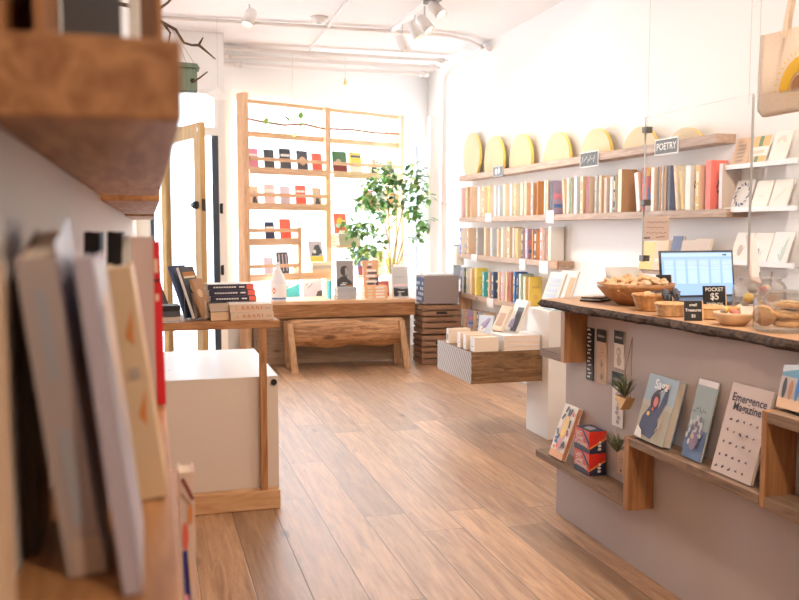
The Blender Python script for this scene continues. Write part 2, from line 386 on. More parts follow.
def spot(x, y, z, aim, label, power=30, angle=120, color=(1, .84, .66)):
    v = Vector(aim) - Vector((x, y, z)); q = v.to_track_quat('-Z', 'Y').to_matrix().to_4x4()
    r = thing('track_light', label, 'track light', Matrix.Translation((x, y, z)), 'white track lights')
    MB().tube([(0, 0, 0), (0, 0, ZC-.02-z)], .007, n=8).build('stem', METAL, r)
    b = MB().lathe([(0, .07), (.03, .07), (.042, .05), (.046, -.07), (.042, -.07), (.038, .045), (0, .05)], n=24, M=q).build('lamp_shade', WHITE, r)
    MB().lathe([(0, -.052), (.036, -.05), (.037, -.04), (0, -.035)], n=20, M=q).build('bulb', BULB, r)
    l = bpy.data.lights.new('lamp', 'SPOT'); l.energy = power; l.color = color; l.spot_size = math.radians(angle); l.spot_blend = .8; l.shadow_soft_size = .05
    o = bpy.data.objects.new('lamp_beam', l); COL.objects.link(o); o.matrix_world = Matrix.Translation(Vector((x, y, z)) + v.normalized()*.09) @ q
spot(2.02, 7.02, 2.80, (2.7, 6.9, 1.2), 'white track light farthest down the ceiling track, over the bookshelves')
spot(2.03, 6.70, 2.84, (2.9, 6.3, 1.3), 'white track light second from the far end of the ceiling track')
spot(2.02, 6.42, 2.82, (2.9, 5.6, 1.3), 'white track light third from the far end of the ceiling track')
spot(2.02, 6.14, 2.86, (2.9, 4.9, 1.4), 'white track light nearest along the ceiling track, beside the dark power feed')
spot(.76, 6.75, 2.86, (.2, 6.2, 1.3), 'white track light alone on the left half of the ceiling', 25)
LP = 72  # unseen lamps added as fill for the camera side and near right wall
for i, (x, y, ax, ay) in enumerate(((.9, 1.0, .9, 2.6), (1.7, .2, 1.5, 2.5), (.8, -1.0, .6, .8), (1.9, 2.2, 2.9, 3.4))):
    spot(x, y, 2.84, (ax, ay, .8), ('unseen white track light above the near end of the counter', 'unseen white track light behind the camera over the aisle', 'unseen white track light at the rear of the shop', 'unseen white track light aimed at the card shelves')[i], (LP, LP, LP, 120)[i], 130, ((1, .76, .56), (1, .76, .56), (1, .76, .56), (1, .88, .76))[i])

# ------------------------------------------------------------------ window seat, display rack
seat = thing('window_seat', 'wide wooden window seat with a plank apron under the shop window', 'window seat')
RT = [(.93, 8.1), (2.45, 8.1), (2.45, 9.02), sf(1.93, -.005)[:2], (.93, sf(.19, -.005)[1])]
poly = [(.93, 8.08), (2.46, 8.08), (2.46, 9.12), sf(.2, -.004)[:2]]
poly = [(.93, 8.08), (2.46, 8.08), (2.46, sf((2.46-.754)/D.x, -.01)[1]), (.93, sf((.93-.754)/D.x, -.01)[1])]
MB().prism(poly, .59, .62).build('seat_top', PALE, seat)
MB().box(.93, 2.46, 8.095, 8.125, .465, .59).build('apron', OAKX, seat)
MB().box(.93, 2.46, 8.27, 8.30, .01, .588).build('base_panel', BROWNX, seat)
rk = thing('display_rack', 'tall pale wooden display rack of face-out books against the bright window', 'display rack', Matrix.Translation((.812, 8.27, 0)) @ Matrix.Rotation(math.radians(25.2), 4, 'Z'))
def rbox(n, s0, s1, z0, z1, y0=0, y1=.03, m=PALE): return MB().box(s0, s1, y0, y1, z0, z1, bev=.002).build(n, m, rk)
rbox('post', 0, .06, 0, 2.53, -.085, .03, m=PALEZ); rbox('post', .957, 1.018, .622, 2.485, -.05, .03, m=PALEZ); rbox('post', 1.932, 1.975, .622, 2.485, -.06, .03, m=PALEZ)
rbox('top_bar', .068, 1.95, 2.452, 2.487); rbox('cross_bar', .068, 1.95, 2.145, 2.195, -.004, .03)
for s0, s1, z in ((.06, .955, 1.86), (1.02, 1.93, 1.86), (.055, .955, 1.53), (.05, .60, 1.20), (.045, .955, .865)):
    e = rbox('shelf', s0, s1, z-.02, z, -.09, -.002); MB().box(s0, s1, -.10, -.09, z-.062, z+.002).build('front_board', PALE, e)
    s2 = min(s1, .60) if z < 1 else s1
    rbox('retaining_rail', s0, s2, z+.060, z+.094, -.104, -.09)
rbox('divider', .585, .625, .80, 1.31, -.10, 0, m=PALEZ)
rbox('shelf', 1.0, 1.32, 1.10, 1.125, -.16, 0); rbox('shelf', 1.30, 1.93, .79, .815, -.12, 0)
bx = MB(); bx.box(1.385, 1.93, -.10, 0, 1.475, 1.49); bx.box(1.385, 1.93, -.10, -.09, 1.49, 1.56); bx.box(1.385, 1.40, -.10, 0, 1.49, 1.62); bx.build('tray', PALE, rk)
def onrack(s, z, off=-.02, lean=6, extra=0):
    q = Vector((.812, 8.27, 0)) + D*s + NN*off
    return T(q.x, q.y, z, -90+25.2+extra, 0, -lean)
# face-out covers on the rack: (s, z, width, height, colour, label, art)
def A(*k): return list(k)
K = lambda w, h: dict(
    disc=[('d', w*.5, h*.45, w*.34, cm('tan')), ('d', w*.5, h*.42, w*.2, cm('peach'))],
    stripes=[('l', w*x, h*.1, w*x, h*.9, w*.08, cm('lavender')) for x in (.2, .5, .8)],
    photo=[('p', [(w*.25, 0), (w*.85, 0), (w*.7, h*.4), (w*.5, h*.5), (w*.35, h*.3)], cm('charcoal')), ('d', w*.55, h*.62, w*.16, h*.14, cm('taupe'))],
    low=[('r', 0, 0, w, h*.35, cm('maroon')), ('d', w*.4, h*.5, w*.2, h*.12, cm('taupe'))],
    half=[('r', 0, 0, w, h*.4, cm('white')), ('r', w*.1, h*.75, w*.9, h*.85, cm('navy'))],
    bloom=[('p', [(w*.5, h*.05), (w*.7, h*.5), (w*.4, h*.6)], cm('green')), ('d', w*.45, h*.6, w*.26, cm('yellow')), ('d', w*.7, h*.45, w*.18, cm('green')), ('d', w*.25, h*.4, w*.16, cm('mint')), ('r', w*.3, 0, w*.8, h*.15, cm('white'))],
    plain=[], band=[('r', w*.1, h*.6, w*.9, h*.72, cm('white'))])
RB = [(.065, 1.86, .105, .17, 'pink', 'band', 'pink book leftmost on the top shelf of the window rack'),
 (.237, 1.86, .108, .17, 'charcoal', 'plain', 'narrow charcoal book second on the top shelf of the window rack'),
 (.408, 1.86, .125, .19, 'charcoal', 'band', 'wider charcoal book in the middle of the window rack top shelf'),
 (.607, 1.86, .122, .18, 'charcoal', 'disc', 'dark book with a round tan disc on its cover on the window rack'),
 (.781, 1.86, .115, .165, 'red', 'plain', 'red book at the left side of the middle post, rack top shelf'),
 (1.036, 1.86, .17, .20, 'green', 'low', 'dark green book with a reddish lower part, right of the middle post'),
 (1.248, 1.86, .15, .20, 'yellow', 'half', 'yellow and white book on the right half of the rack top shelf'),
 (1.48, 1.86, .145, .19, 'white', 'photo', 'pale book with a small dark figure on the rack top shelf'),
 (1.707, 1.86, .15, .19, 'pale pink', 'photo', 'pale pink book at the right end of the rack top shelf'),
 (.071, 1.53, .095, .155, 'peach', 'photo', 'pale peach book with a dark figure, leftmost on the second rack shelf'),
 (.232, 1.53, .118, .18, 'pale pink', 'band', 'pale pink book second from left on the second rack shelf'),
 (.409, 1.53, .11, .165, 'lavender', 'plain', 'pale lavender book in the middle of the second rack shelf'),
 (.586, 1.53, .118, .18, 'red', 'band', 'red book fourth from left on the second rack shelf'),
 (.784, 1.53, .10, .16, 'taupe', 'photo', 'small dark photo cover at the right end of the second rack shelf'),
 (.238, 1.20, .10, .155, 'dark blue', 'band', 'navy book on the short third shelf of the window rack'),
 (.404, 1.20, .122, .185, 'red', 'plain', 'tall red book leaning on the short third shelf of the window rack'),
 (.222, .865, .10, .155, 'lavender', 'plain', 'pale lavender book on the lowest left shelf of the rack'),
 (.367, .865, .13, .205, 'charcoal', 'stripes', 'dark striped book on the lowest left shelf of the rack'),
 (1.42, 1.492, .13, .19, 'red', 'plain', 'red book in the small tray above the plant leaves'),
 (1.60, 1.492, .12, .19, 'grey', 'plain', 'grey book in the small tray above the plant leaves'),
 (1.77, 1.492, .13, .17, 'orange', 'plain', 'orange book in the small tray behind the plant'),
 (1.05, 1.243, .15, .20, 'red', 'bloom', 'red book with bright yellow and green flowers on its cover')]
for s, z, w, h, c_, a, lab in RB:
    book(lab, onrack(s, z+.001, -.062, 8), .014, h, w, cm(c_), group='books displayed on the window rack', art=K(w, h)[a])
for s, w, h, c_, lab in ((1.36, .15, .24, 'navy', 'dark blue picture book behind the plant stems on the low rack shelf'), (1.56, .16, .25, 'peach', 'peach coloured picture book behind the plant stems on the low rack shelf'), (1.75, .13, .16, 'yellow', 'yellow book low behind the plant on the rack')):
    book(lab, onrack(s, .816, -.04, 8), .016, h, w, cm(c_), group='books displayed on the window rack', art=K(w, h)['low' if c_ == 'navy' else 'disc'])
def flat(x, y, z, rz=0):   # lying book: x is its right end, spine towards the room
    return Matrix.Translation((x, y, z)) @ Matrix.Rotation(math.radians(rz), 4, 'Z') @ Matrix(((0, 0, -1, 0), (0, 1, 0, 0), (1, 0, 0, 0), (0, 0, 0, 1)))
def rackflat(s, off, z):
    q = Vector((.812, 8.27, 0)) + D*s + NN*off; return flat(q.x, q.y, z, 25.2)
for i, n in enumerate(('bottom', 'middle', 'top')):
    book('taupe book at the %s of the flat stack under the flower-covered red book' % n, rackflat(1.31-.006*i, -.155, 1.126+.039*i), .038, .27, .15, cm('taupe'), group='flat taupe books under the flower cover')
    book('cream book at the %s of the flat stack right of the small rack plant' % n, rackflat(.945, -.155+.003*i, .866+.034*i), .033, .23, .15, cm(('tan', 'taupe', 'cream')[i]), group='flat books on the low rack shelf')
book('purple photo book with a yellow lower band, propped above the flat stack', onrack(.72, .969, -.10, 12), .012, .205, .16, cm('lavender'), art=[('r', 0, 0, .16, .055, cm('yellow')), ('p', [(.02, .06), (.07, .16), (.12, .17), (.15, .09), (.1, .06)], cm('charcoal')), ('d', .06, .1, .02, cm('white'))])
g = thing('leaf_garland', 'thin dried twig garland with sparse leaves strung across the top of the rack', 'garland', Matrix.Translation((.812, 8.24, 0)) @ Matrix.Rotation(math.radians(25.2), 4, 'Z'))
gp = [(.02, 0, 2.31), (.25, -.01, 2.285), (.5, 0, 2.275), (.72, -.01, 2.30), (.95, 0, 2.275), (1.3, -.01, 2.29), (1.6, 0, 2.28), (1.94, 0, 2.29)]
MB().tube(gp, .011, n=6).build('twig', OAKX, g)
lm = MB(); GL = mat('fresh_leaf', (.22, .42, .08), .5, var=.35, scale=8)
def leaf(mb, p, d, L, w, m=None, up=Vector((0, 0, 1))):
    d = d.normalized(); s_ = d.cross(up)
    s_ = s_.normalized() if s_.length > .01 else Vector((1, 0, 0)); n = s_.cross(d)
    P = [p, p+d*L*.35+s_*w*.5+n*L*.06, p+d*L*.75+s_*w*.36+n*L*.02, p+d*L-n*L*.08, p+d*L*.75-s_*w*.36+n*L*.02, p+d*L*.35-s_*w*.5+n*L*.06]
    c_ = p+d*L*.5-n*L*.03
    vs = [mb.bm.verts.new(v) for v in P]; cv = mb.bm.verts.new(c_)
    for i in range(6):
        f = mb.bm.faces.new((vs[i], vs[(i+1) % 6], cv)); f.material_index = mb.mi(m); f.smooth = True
for s, z in ((.30, 2.33), (.33, 2.30), (.50, 2.36), (.52, 2.21), (.55, 2.20), (.64, 2.22), (.68, 2.34), (.72, 2.32), (1.08, 2.31), (1.12, 2.25), (1.4, 2.3), (1.85, 2.26)):
    leaf(lm, Vector((s, -.01, z)), Vector((random.uniform(-1, 1), -.3, random.uniform(-1, 1))), .085, .055, GL)
lm.build('leaves', None, g)
MB().tube([(.6, 0, 2.29), (.6, 0, 2.975)], .0015, n=5).build('string', WIRE, g)
ch = thing('hanging_charm', 'tiny yellow ornament hanging on a string in front of the upper back wall', 'ornament', Matrix.Translation((1.88, 8.55, 2.72)))
MB().tube([(0, 0, .04), (0, 0, .255)], .0015, n=5).build('string', WIRE, ch); MB().lathe([(0, -.03), (.018, -.02), (.012, .01), (.004, .04), (0, .04)], n=12).build('pendant', mat('brass_yellow', (.85, .6, .2), .4), ch)
ch = thing('paper_bird', 'folded white paper bird hanging near the entrance transom', 'paper bird', Matrix.Translation((.56, 7.3, 2.37)))
pb = MB()
for P in ([(0, 0, -.05), (-.10, .02, .0), (0, 0, .05)], [(0, 0, -.05), (.09, .03, -.03), (0, 0, .05)], [(0, 0, .05), (-.03, -.05, .09), (.02, .02, 0)]): pb.prism([(0, 0), (1, 0), (.5, .01)], 0, .001) if False else pb.face(P)
pb.build('folded_paper', mat('white_paper', (.95, .95, .95), .6), ch); MB().tube([(0, 0, .05), (0, 0, .60)], .001, n=4).build('string', WIRE, ch)

# open door leaf
hx, hy, fx, fy = .13, 7.76, .408, 6.90
dl = thing('entrance_door', 'glazed wooden entrance door standing open into the shop', 'door', Matrix.Translation((hx, hy, 0)) @ Matrix.Rotation(math.atan2(fy-hy, fx-hx), 4, 'Z'))
LL = math.hypot(fx-hx, fy-hy); DOORM = wood('golden_door', (.42, .25, .09), (.60, .40, .17), 'z', .6, .4)
for a, b_ in ((0, .11), (LL-.13, LL)): MB().box(a, b_, -.022, .022, .01, 2.1, bev=.003).build('stile', DOORM, dl)
for a, b_ in ((.01, .22), (1.99, 2.1)): MB().box(.11, LL-.13, -.022, .022, a, b_, bev=.003).build('rail', DOORM, dl)
MB().box(.11, LL-.13, -.003, .003, .22, 1.99).build('pane', GLASS, dl)
k = MB(); k.tube([(LL-.065, -.02, 1.475), (LL-.065, -.055, 1.475)], .03, n=16); k.tube([(LL-.065, -.055, 1.475), (LL-.065, -.07, 1.475)], [.022, .02], n=16); k.build('lock_knob', mat('dark_blue_metal', (.06, .09, .13), .3, 1), dl)
k = MB(); k.box(LL, LL+.003, -.014, .014, 1.43, 1.52); k.box(LL+.003, LL+.012, -.006, .006, 1.46, 1.49); k.build('latch_plate', mat('black_latch', (.08, .07, .06), .3, 1), dl)
MB().box(LL-.05, LL-.03, -.025, -.022, 2.03, 2.06).build('sensor', WHITE, dl)

# ------------------------------------------------------------------ things on the window seat
BW = mat('photo_black', (.05, .05, .055), .5); GR = cm('grey')
for i, n in enumerate(('bottom', 'second', 'third', 'topmost')):
    book('dark grey book, %s of the flat stack under the portrait book' % n, flat(1.90+.006*(i % 2), 8.19, .621+.029*i), .028, .19, .15, cm('grey' if i % 2 else 'charcoal'), cm('grey'), group='dark flat stack on the window seat')
h, w = .25, .165
book('grey book with a black and white bust portrait, standing on the dark stack', T(1.72, 8.26, .738, -90, 0, -7), .025, h, w, mat('cover portrait grey', (.36, .34, .33), .5), group=None,
     art=[('p', [(0, 0), (w*.98, 0), (w*.85, .05), (w*.62, .075), (w*.60, .10), (w*.34, .10), (w*.18, .085), (0, .06)], BW), ('d', w*.47, h*.60, w*.25, h*.20, BW), ('p', [(w*.5, h*.42), (w*.72, h*.5), (w*.70, h*.66), (w*.6, h*.74), (w*.5, h*.7)], mat('photo_mid', (.38, .36, .35), .5)), ('r', w*.2, h*.05, w*.52, h*.09, cm('white')), ('r', w*.3, h*.12, w*.6, h*.15, cm('white')), ('r', w*.5, .004, w*.95, .016, cm('rust'))])
for i, n in enumerate(('bottom', 'second', 'third', 'topmost')):
    book('orange book, %s of the flat stack beside the dark stack' % n, flat(2.22-.004*(i % 2), 8.22, .621+.030*i), .029, .23, .15, cm('orange'), mat('orange spine pale', (.86, .50, .28), .5), group='orange flat stack on the window seat',
         sart=[('r', .006, .03, .022, .12, cm('white')), ('r', .006, .15, .022, .2, cm('cream'))])
h, w = .245, .15
book('orange book with white block letters, standing on the orange stack', T(1.985, 8.27, .743, -90, 0, -7), .025, h, w, mat('cover pale orange', (.80, .45, .26), .5),
     art=[('p', [(w*.8, 0), (w, 0), (w, h*.4), (w*.86, h*.3)], BW)]+[('r', w*a, h*b_, w*c_, h*(b_+.075), cm('white') if i % 2 == 0 else cm('charcoal')) for i, (a, b_, c_) in enumerate(((.3, .8, .6), (.25, .68, .55), (.2, .55, .85), (.3, .45, .9), (.15, .34, .8), (.35, .23, .85), (.15, .12, .9), (.25, .03, .7)))])
h, w = .30, .16
book('tall grey landscape photo book standing at the right end of the window seat', T(2.265, 8.22, .621, -90, 0, -8), .018, h, w, mat('cover grey photo', (.62, .62, .62), .5),
     art=[('r', .03, .20, .13, .206, cm('grey')), ('r', .012, .10, .155, .135, cm('pale pink')), ('r', .012, .085, .155, .11, cm('grey')), ('p', [(.012, .015), (.155, .015), (.155, .09), (.10, .085), (.012, .10)], BW), ('p', [(.05, .015), (.09, .015), (.075, .07)], cm('grey')), ('r', .05, .055, .12, .062, cm('white'))])
book('white book standing behind the landscape photo book by the plant', T(2.33, 8.36, .621, -80, 0, -8), .02, .32, .13, cm('white'), art=[('r', .02, .24, .11, .27, cm('pale blue'))])
book('small dark maroon book between the orange stack and the photo book', T(2.19, 8.45, .621, -90, 0, -8), .02, .15, .10, cm('maroon'))
book('blue and teal cover leaning under the rack beside the white bottle', T(1.26, 8.60, .621, -80, 0, -9), .012, .17, .17, cm('teal'), art=[('p', [(0, .10), (.17, .13), (.17, .17), (0, .17)], cm('mint')), ('p', [(.02, .08), (.1, .12), (.15, .12), (.06, .09)], cm('white'))])
book('pale pink cover with a small dark figure leaning under the rack', T(1.46, 8.62, .621, -80, 0, -9), .012, .175, .20, cm('lavender'), art=[('p', [(.13, 0), (.2, 0), (.2, .06), (.15, .05)], cm('charcoal')), ('l', .05, .08, .10, .13, .006, cm('charcoal')), ('d', .04, .12, .012, cm('pink'))])
book('small blue-spined book between the rack post and the dark stack', T(1.66, 8.30, .621, 0, 0, 0), .02, .17, .12, cm('teal'))
bo = thing('spray_bottle', 'white sloped-shoulder bottle with a pink diamond label on the window seat', 'bottle', T(1.150, 8.185, .621))
bp = MB(); bp.lathe([(0, 0), (.072, 0), (.077, .008), (.077, .17), (.072, .19), (.020, .315), (.018, .335), (0, .335)], n=32); bp.build('body', mat('white_plastic', (.86, .87, .9), .35), bo)
MB().lathe([(0, .331), (.021, .331), (.021, .36), (0, .36)], n=20).build('cap', WHITE, bo)
fr = Matrix(((1, 0, 0, 0), (0, 0, -1, -.0775), (0, 1, 0, 0), (0, 0, 0, 1)))
lb = MB()
for j in range(8):
    a0 = -PI/2 - 1 + j*.25; a1 = a0+.25; lb.face([(.0778*math.cos(a0), .0778*math.sin(a0), .02), (.0778*math.cos(a1), .0778*math.sin(a1), .02), (.0778*math.cos(a1), .0778*math.sin(a1), .165), (.0778*math.cos(a0), .0778*math.sin(a0), .165)], cm('pale pink') if False else mat('label_white', (.93, .92, .93), .5))
    lb.face([(.0781*math.cos(a0), .0781*math.sin(a0), .018), (.0781*math.cos(a1), .0781*math.sin(a1), .018), (.0781*math.cos(a1), .0781*math.sin(a1), .035), (.0781*math.cos(a0), .0781*math.sin(a0), .035)], cm('blue'))
lb.face([(.0783*math.cos(a), .0783*math.sin(a)-.001, z) for a, z in ((-PI/2-.9, .10), (-PI/2-.65, .065), (-PI/2-.4, .10), (-PI/2-.65, .135))], cm('red'))
lb.build('label_sheet', None, bo)
# small plant on rack
pt = thing('potted_succulent', 'tiny green plant in a little white pot on the low rack shelf', 'plant', T(1.36, 8.49, .866))
MB().lathe([(0, 0), (.022, 0), (.03, .045), (.026, .045), (.02, .03), (0, .03)], n=16).build('pot', WHITE, pt)
lm = MB()
for i in range(26):
    a = random.uniform(0, 2*PI); leaf(lm, Vector((0, 0, .035)), Vector((math.cos(a), math.sin(a), random.uniform(.2, 1.5))), random.uniform(.03, .055), .018, GL)
lm.build('leaves', None, pt)
# the big leafy plant
pl = thing('leafy_plant', 'tall leafy green plant with arching stems in a white pot in the window corner', 'plant', T(2.38, 8.68, .621))
MB().lathe([(0, 0), (.08, 0), (.10, .03), (.11, .20), (.10, .215), (.095, .19), (0, .18)], n=28).build('pot', WHITE, pl)
STEM = mat('plant_stem', (.30, .22, .10), .8)
LG = [mat('leaf_dark', (.07, .19, .05), .45, var=.4, scale=12), mat('leaf_mid', (.18, .38, .11), .45, var=.4, scale=12), mat('leaf_light', (.45, .60, .20), .5, var=.3, scale=12)]
stems = [[(0, 0, .18), (-.05, -.05, .45), (-.20, -.12, .62), (-.38, -.2, .70), (-.5, -.25, .62)], [(0, 0, .18), (-.02, .0, .5), (-.10, -.05, .8), (-.25, -.12, .98), (-.36, -.16, .92)],
         [(.02, 0, .18), (.06, 0, .55), (.05, -.02, .9), (-.02, -.06, 1.18), (-.10, -.1, 1.28)], [(.02, 0, .18), (.10, -.03, .5), (.22, -.10, .8), (.28, -.14, 1.0), (.22, -.16, 1.2)],
         [(0, 0, .18), (-.08, -.1, .35), (-.22, -.2, .45), (-.42, -.28, .47), (-.50, -.3, .38)], [(.02, 0, .18), (.12, -.05, .45), (.25, -.12, .62), (.29, -.14, .72), (.31, -.16, .68)],
         [(0, 0, .18), (-.03, -.03, .6), (-.05, -.08, .95), (-.18, -.13, 1.12), (-.3, -.18, 1.10)], [(.0, 0, .18), (.03, -.04, .5), (.10, -.10, .9), (.18, -.13, 1.15), (.26, -.15, 1.28)]]
from mathutils.geometry import interpolate_bezier
lm = MB()
for k_, s_ in enumerate(stems):
    P = []
    for i in range(len(s_)-1):
        for t in (0, .33, .66): P.append(Vector(s_[i]).lerp(Vector(s_[i+1]), t))
    P.append(Vector(s_[-1]))
    MB().tube(P, [.008*(1-.75*i/len(P)) for i in range(len(P))], n=6).build('stem', STEM, pl)
    dens = (95, 120, 100, 90, 95, 60, 100, 75)[k_]
    for i in range(dens):
        u = random.uniform(.45, 1)*(len(P)-1); a = int(u); p = P[a].lerp(P[min(a+1, len(P)-1)], u-a)
        off = Vector((random.gauss(0, .05), random.gauss(0, .05), random.gauss(0, .045)))
        leaf(lm, p+off, Vector((random.uniform(-1, 1), random.uniform(-1, 1), random.uniform(-1.1, .4))), random.uniform(.055, .10), random.uniform(.035, .06), random.choice(LG if k_ > 3 else LG[:2]+LG), Vector((random.uniform(-.4, .4), random.uniform(-.4, .4), 1)))
lm.build('foliage', None, pl)

# ------------------------------------------------------------------ log bench
bn = thing('log_bench', 'rustic log bench with splayed wooden legs in front of the window seat', 'bench', T(1.75, 7.98, 0))
BENCHW = wood('bench_wood', (.25, .105, .04), (.56, .31, .15), 'x', .7, .5, contrast=1.6)
def slab(L, W, z0, z1, seed, flare=.06):
    random.seed(seed); b = MB(); n = 16; secs = []
    for i in range(n+1):
        x = -L/2 + L*i/n; j = lambda s=.008: random.uniform(-s, s)
        bot = z0 + .012*math.sin(i*.9)+j(.008)
        secs.append([b.bm.verts.new(p) for p in ((x, -W/2+.01+j(), bot+.01), (x, -W/2-.01+j(), (z0+z1)/2+j(.02)), (x, -W/2+.025+j(), z1-.02+j(.004)), (x, -W/2+.05, z1+j(.004)), (x, 0, z1+j(.004)), (x, W/2-.03, z1+j(.004)), (x, W/2+j(), (z0+z1)/2), (x, W/2-.02, bot), (x, 0, bot))])
    for i in range(n):
        for k_ in range(9):
            b.bm.faces.new((secs[i][k_], secs[i+1][k_], secs[i+1][(k_+1) % 9], secs[i][(k_+1) % 9])).smooth = True
    b.bm.faces.new(secs[0]); b.bm.faces.new(secs[-1][::-1]); bmesh.ops.recalc_face_normals(b.bm, faces=b.bm.faces[:]); return b
slab(1.06, .24, .205, .455, 3).build('seat', BENCHW, bn); random.seed(11)
LEGW = wood('bench_leg', (.40, .22, .11), (.62, .40, .22), 'z')
for sx, sy in ((-1, -1), (-1, 1), (1, -1), (1, 1)):
    x0 = sx*.545; M_ = Matrix(((1, 0, sx*-.0, 0), (0, 1, 0, 0), (0, 0, 1, 0), (0, 0, 0, 1)))
    b = MB(); xt, yt, xb, yb = sx*.50, sy*.085, sx*.535, sy*.155
    if sx < 0: xt, xb = -.545, -.515
    for (hw, hd) in ((.029, .022),):
        lo = [b.bm.verts.new((xb+a*hw*1.1, yb+c_*hd*1.4, .001)) for a, c_ in ((-1, -1), (1, -1), (1, 1), (-1, 1))]
        hi = [b.bm.verts.new((xt+a*hw*.8, yt+c_*hd, .44)) for a, c_ in ((-1, -1), (1, -1), (1, 1), (-1, 1))]
        b.bm.faces.new(lo[::-1]); b.bm.faces.new(hi)
        for i in range(4): b.bm.faces.new((lo[i], lo[(i+1) % 4], hi[(i+1) % 4], hi[i]))
    if sy < 0: bmesh.ops.translate(b.bm, verts=b.bm.verts[:], vec=(0, -.045, 0))
    b.build('leg', LEGW, bn)

# ------------------------------------------------------------------ crates, the big box
CRW = wood('crate_wood', (.22, .115, .065), (.38, .225, .14), 'x')
def crate(x, y, z, label, w=.385, d=.29, h=.283):
    r = thing('slatted_crate', label, 'crate', T(x, y, z), 'stacked slatted crates')
    for yy, n in ((0, 'front_panel'), (d-.012, 'back_panel')):
        b = MB()
        for k_ in range(5): b.box(0, w, yy, yy+.01, .006+k_*.057, .048+k_*.057, bev=.0015)
        b.build(n, CRW, r)
    for xx, n in ((.0, 'side_panel'), (w-.012, 'side_panel')):
        b = MB()
        for k_ in range(5): b.box(xx, xx+.01, .012, d-.014, .006+k_*.057, .048+k_*.057, bev=.0015)
        b.build(n, CRW, r)
    for xx, yy in ((.011, .011), (w-.036, .011), (.011, d-.038), (w-.036, d-.038)): MB().box(xx, xx+.024, yy, yy+.024, .002, h-.004).build('corner_post', CRW, r)
    MB().box(.012, w-.012, .012, d-.014, .002, .012).build('bottom_board', CRW, r)
    b = MB(); b.box(w*.36, w*.64, -.001, .0, .19, .215); b.build('hand_hole', BLACKM, r)
crate(2.475, 7.93, .001, 'lower slatted wooden crate of the pair beside the window seat')
crate(2.48, 7.925, .29, 'upper slatted wooden crate of the pair, carrying the big grey box')
gb = thing('storage_box', 'large mauve-grey box with a dark blue printed end on the upper crate', 'box', T(2.50, 7.93, .578))
MB().box(0, .345, 0, .27, 0, .268, bev=.004).build('body', mat('mauve_card', (.30, .25, .26), .7), gb)
b = MB(); b.box(-.003, .001, .012, .258, .02, .25); b.build('end_print', cm('navy'), gb)
pr_ = [('r', .03+.06*i, .03+.05*j, .07+.06*i, .06+.05*j, cm('pale blue')) for i in range(4) for j in range(4) if (i*3+j*5) % 4 != 1]
prints(gb, Matrix(((0, 0, -1, -.003), (-1, 0, 0, .27), (0, 1, 0, 0), (0, 0, 0, 1))), pr_, 'box_lettering')
tag(MB().box(2.53, 2.80, 7.96, 8.16, .848, .866, bev=.002).build('paper_stack', mat('paper_white', (.85, .86, .88), .7)), 'low stack of white sheets on top of the mauve-grey box', 'papers')
tag(MB().box(2.85, 2.93, 8.02, 8.10, .94, 1.12, bev=.006).build('wall_box', mat('warm_white_box', (.86, .83, .76), .5)), 'small white box on the wall beside the far end of the third bookshelf', 'wall box')
tag(MB().box(2.86, 2.93, 8.12, 8.15, .80, 1.14).build('grey_panel', mat('grey_panel_paint', (.42, .44, .48), .6)), 'narrow grey panel on the corner behind the white wall box', 'panel')

# ================================================================== right wall shelves and their books
SHX = 2.875
SW = wood('shelf_wood', (.30, .185, .12), (.52, .36, .255), 'y', 1, .6)
def wshelf(y0, y1, z0, z1, label, x0=SHX):
    o = MB().box(x0, XW-.001, y0, y1, z0, z1, bev=.003).build('wall_shelf', SW); return tag(o, label, 'shelf')
wshelf(4.04, 8.02, 1.745, 1.795, 'highest wooden shelf on the right wall, holding the pale round discs')
wshelf(3.93, 8.02, 1.355, 1.40, 'longest lower wooden shelf on the right wall, packed with books under the disc shelf')
wshelf(5.86, 8.00, 1.01, 1.055, 'third wooden bookshelf from the top on the right wall')
s4 = wshelf(6.0, 8.06, .635, .685, 'fourth wooden bookshelf from the top on the right wall')
MB().box(SHX, XW-.001, 7.98, 8.01, 0, .635).build('side_board', PALEZ, s4)
wshelf(6.4, 7.98, .315, .36, 'lowest wooden bookshelf, mostly hidden behind the timber block')
MB().box(SHX-.012, SHX+.0, 5.86, 6.00, 1.0, 1.06).build('end_block', OAKY, None).name = 'shelf_block'
o = bpy.data.objects['shelf_block']; tag(o, 'short orange wooden block at the near end of the third bookshelf', 'block')

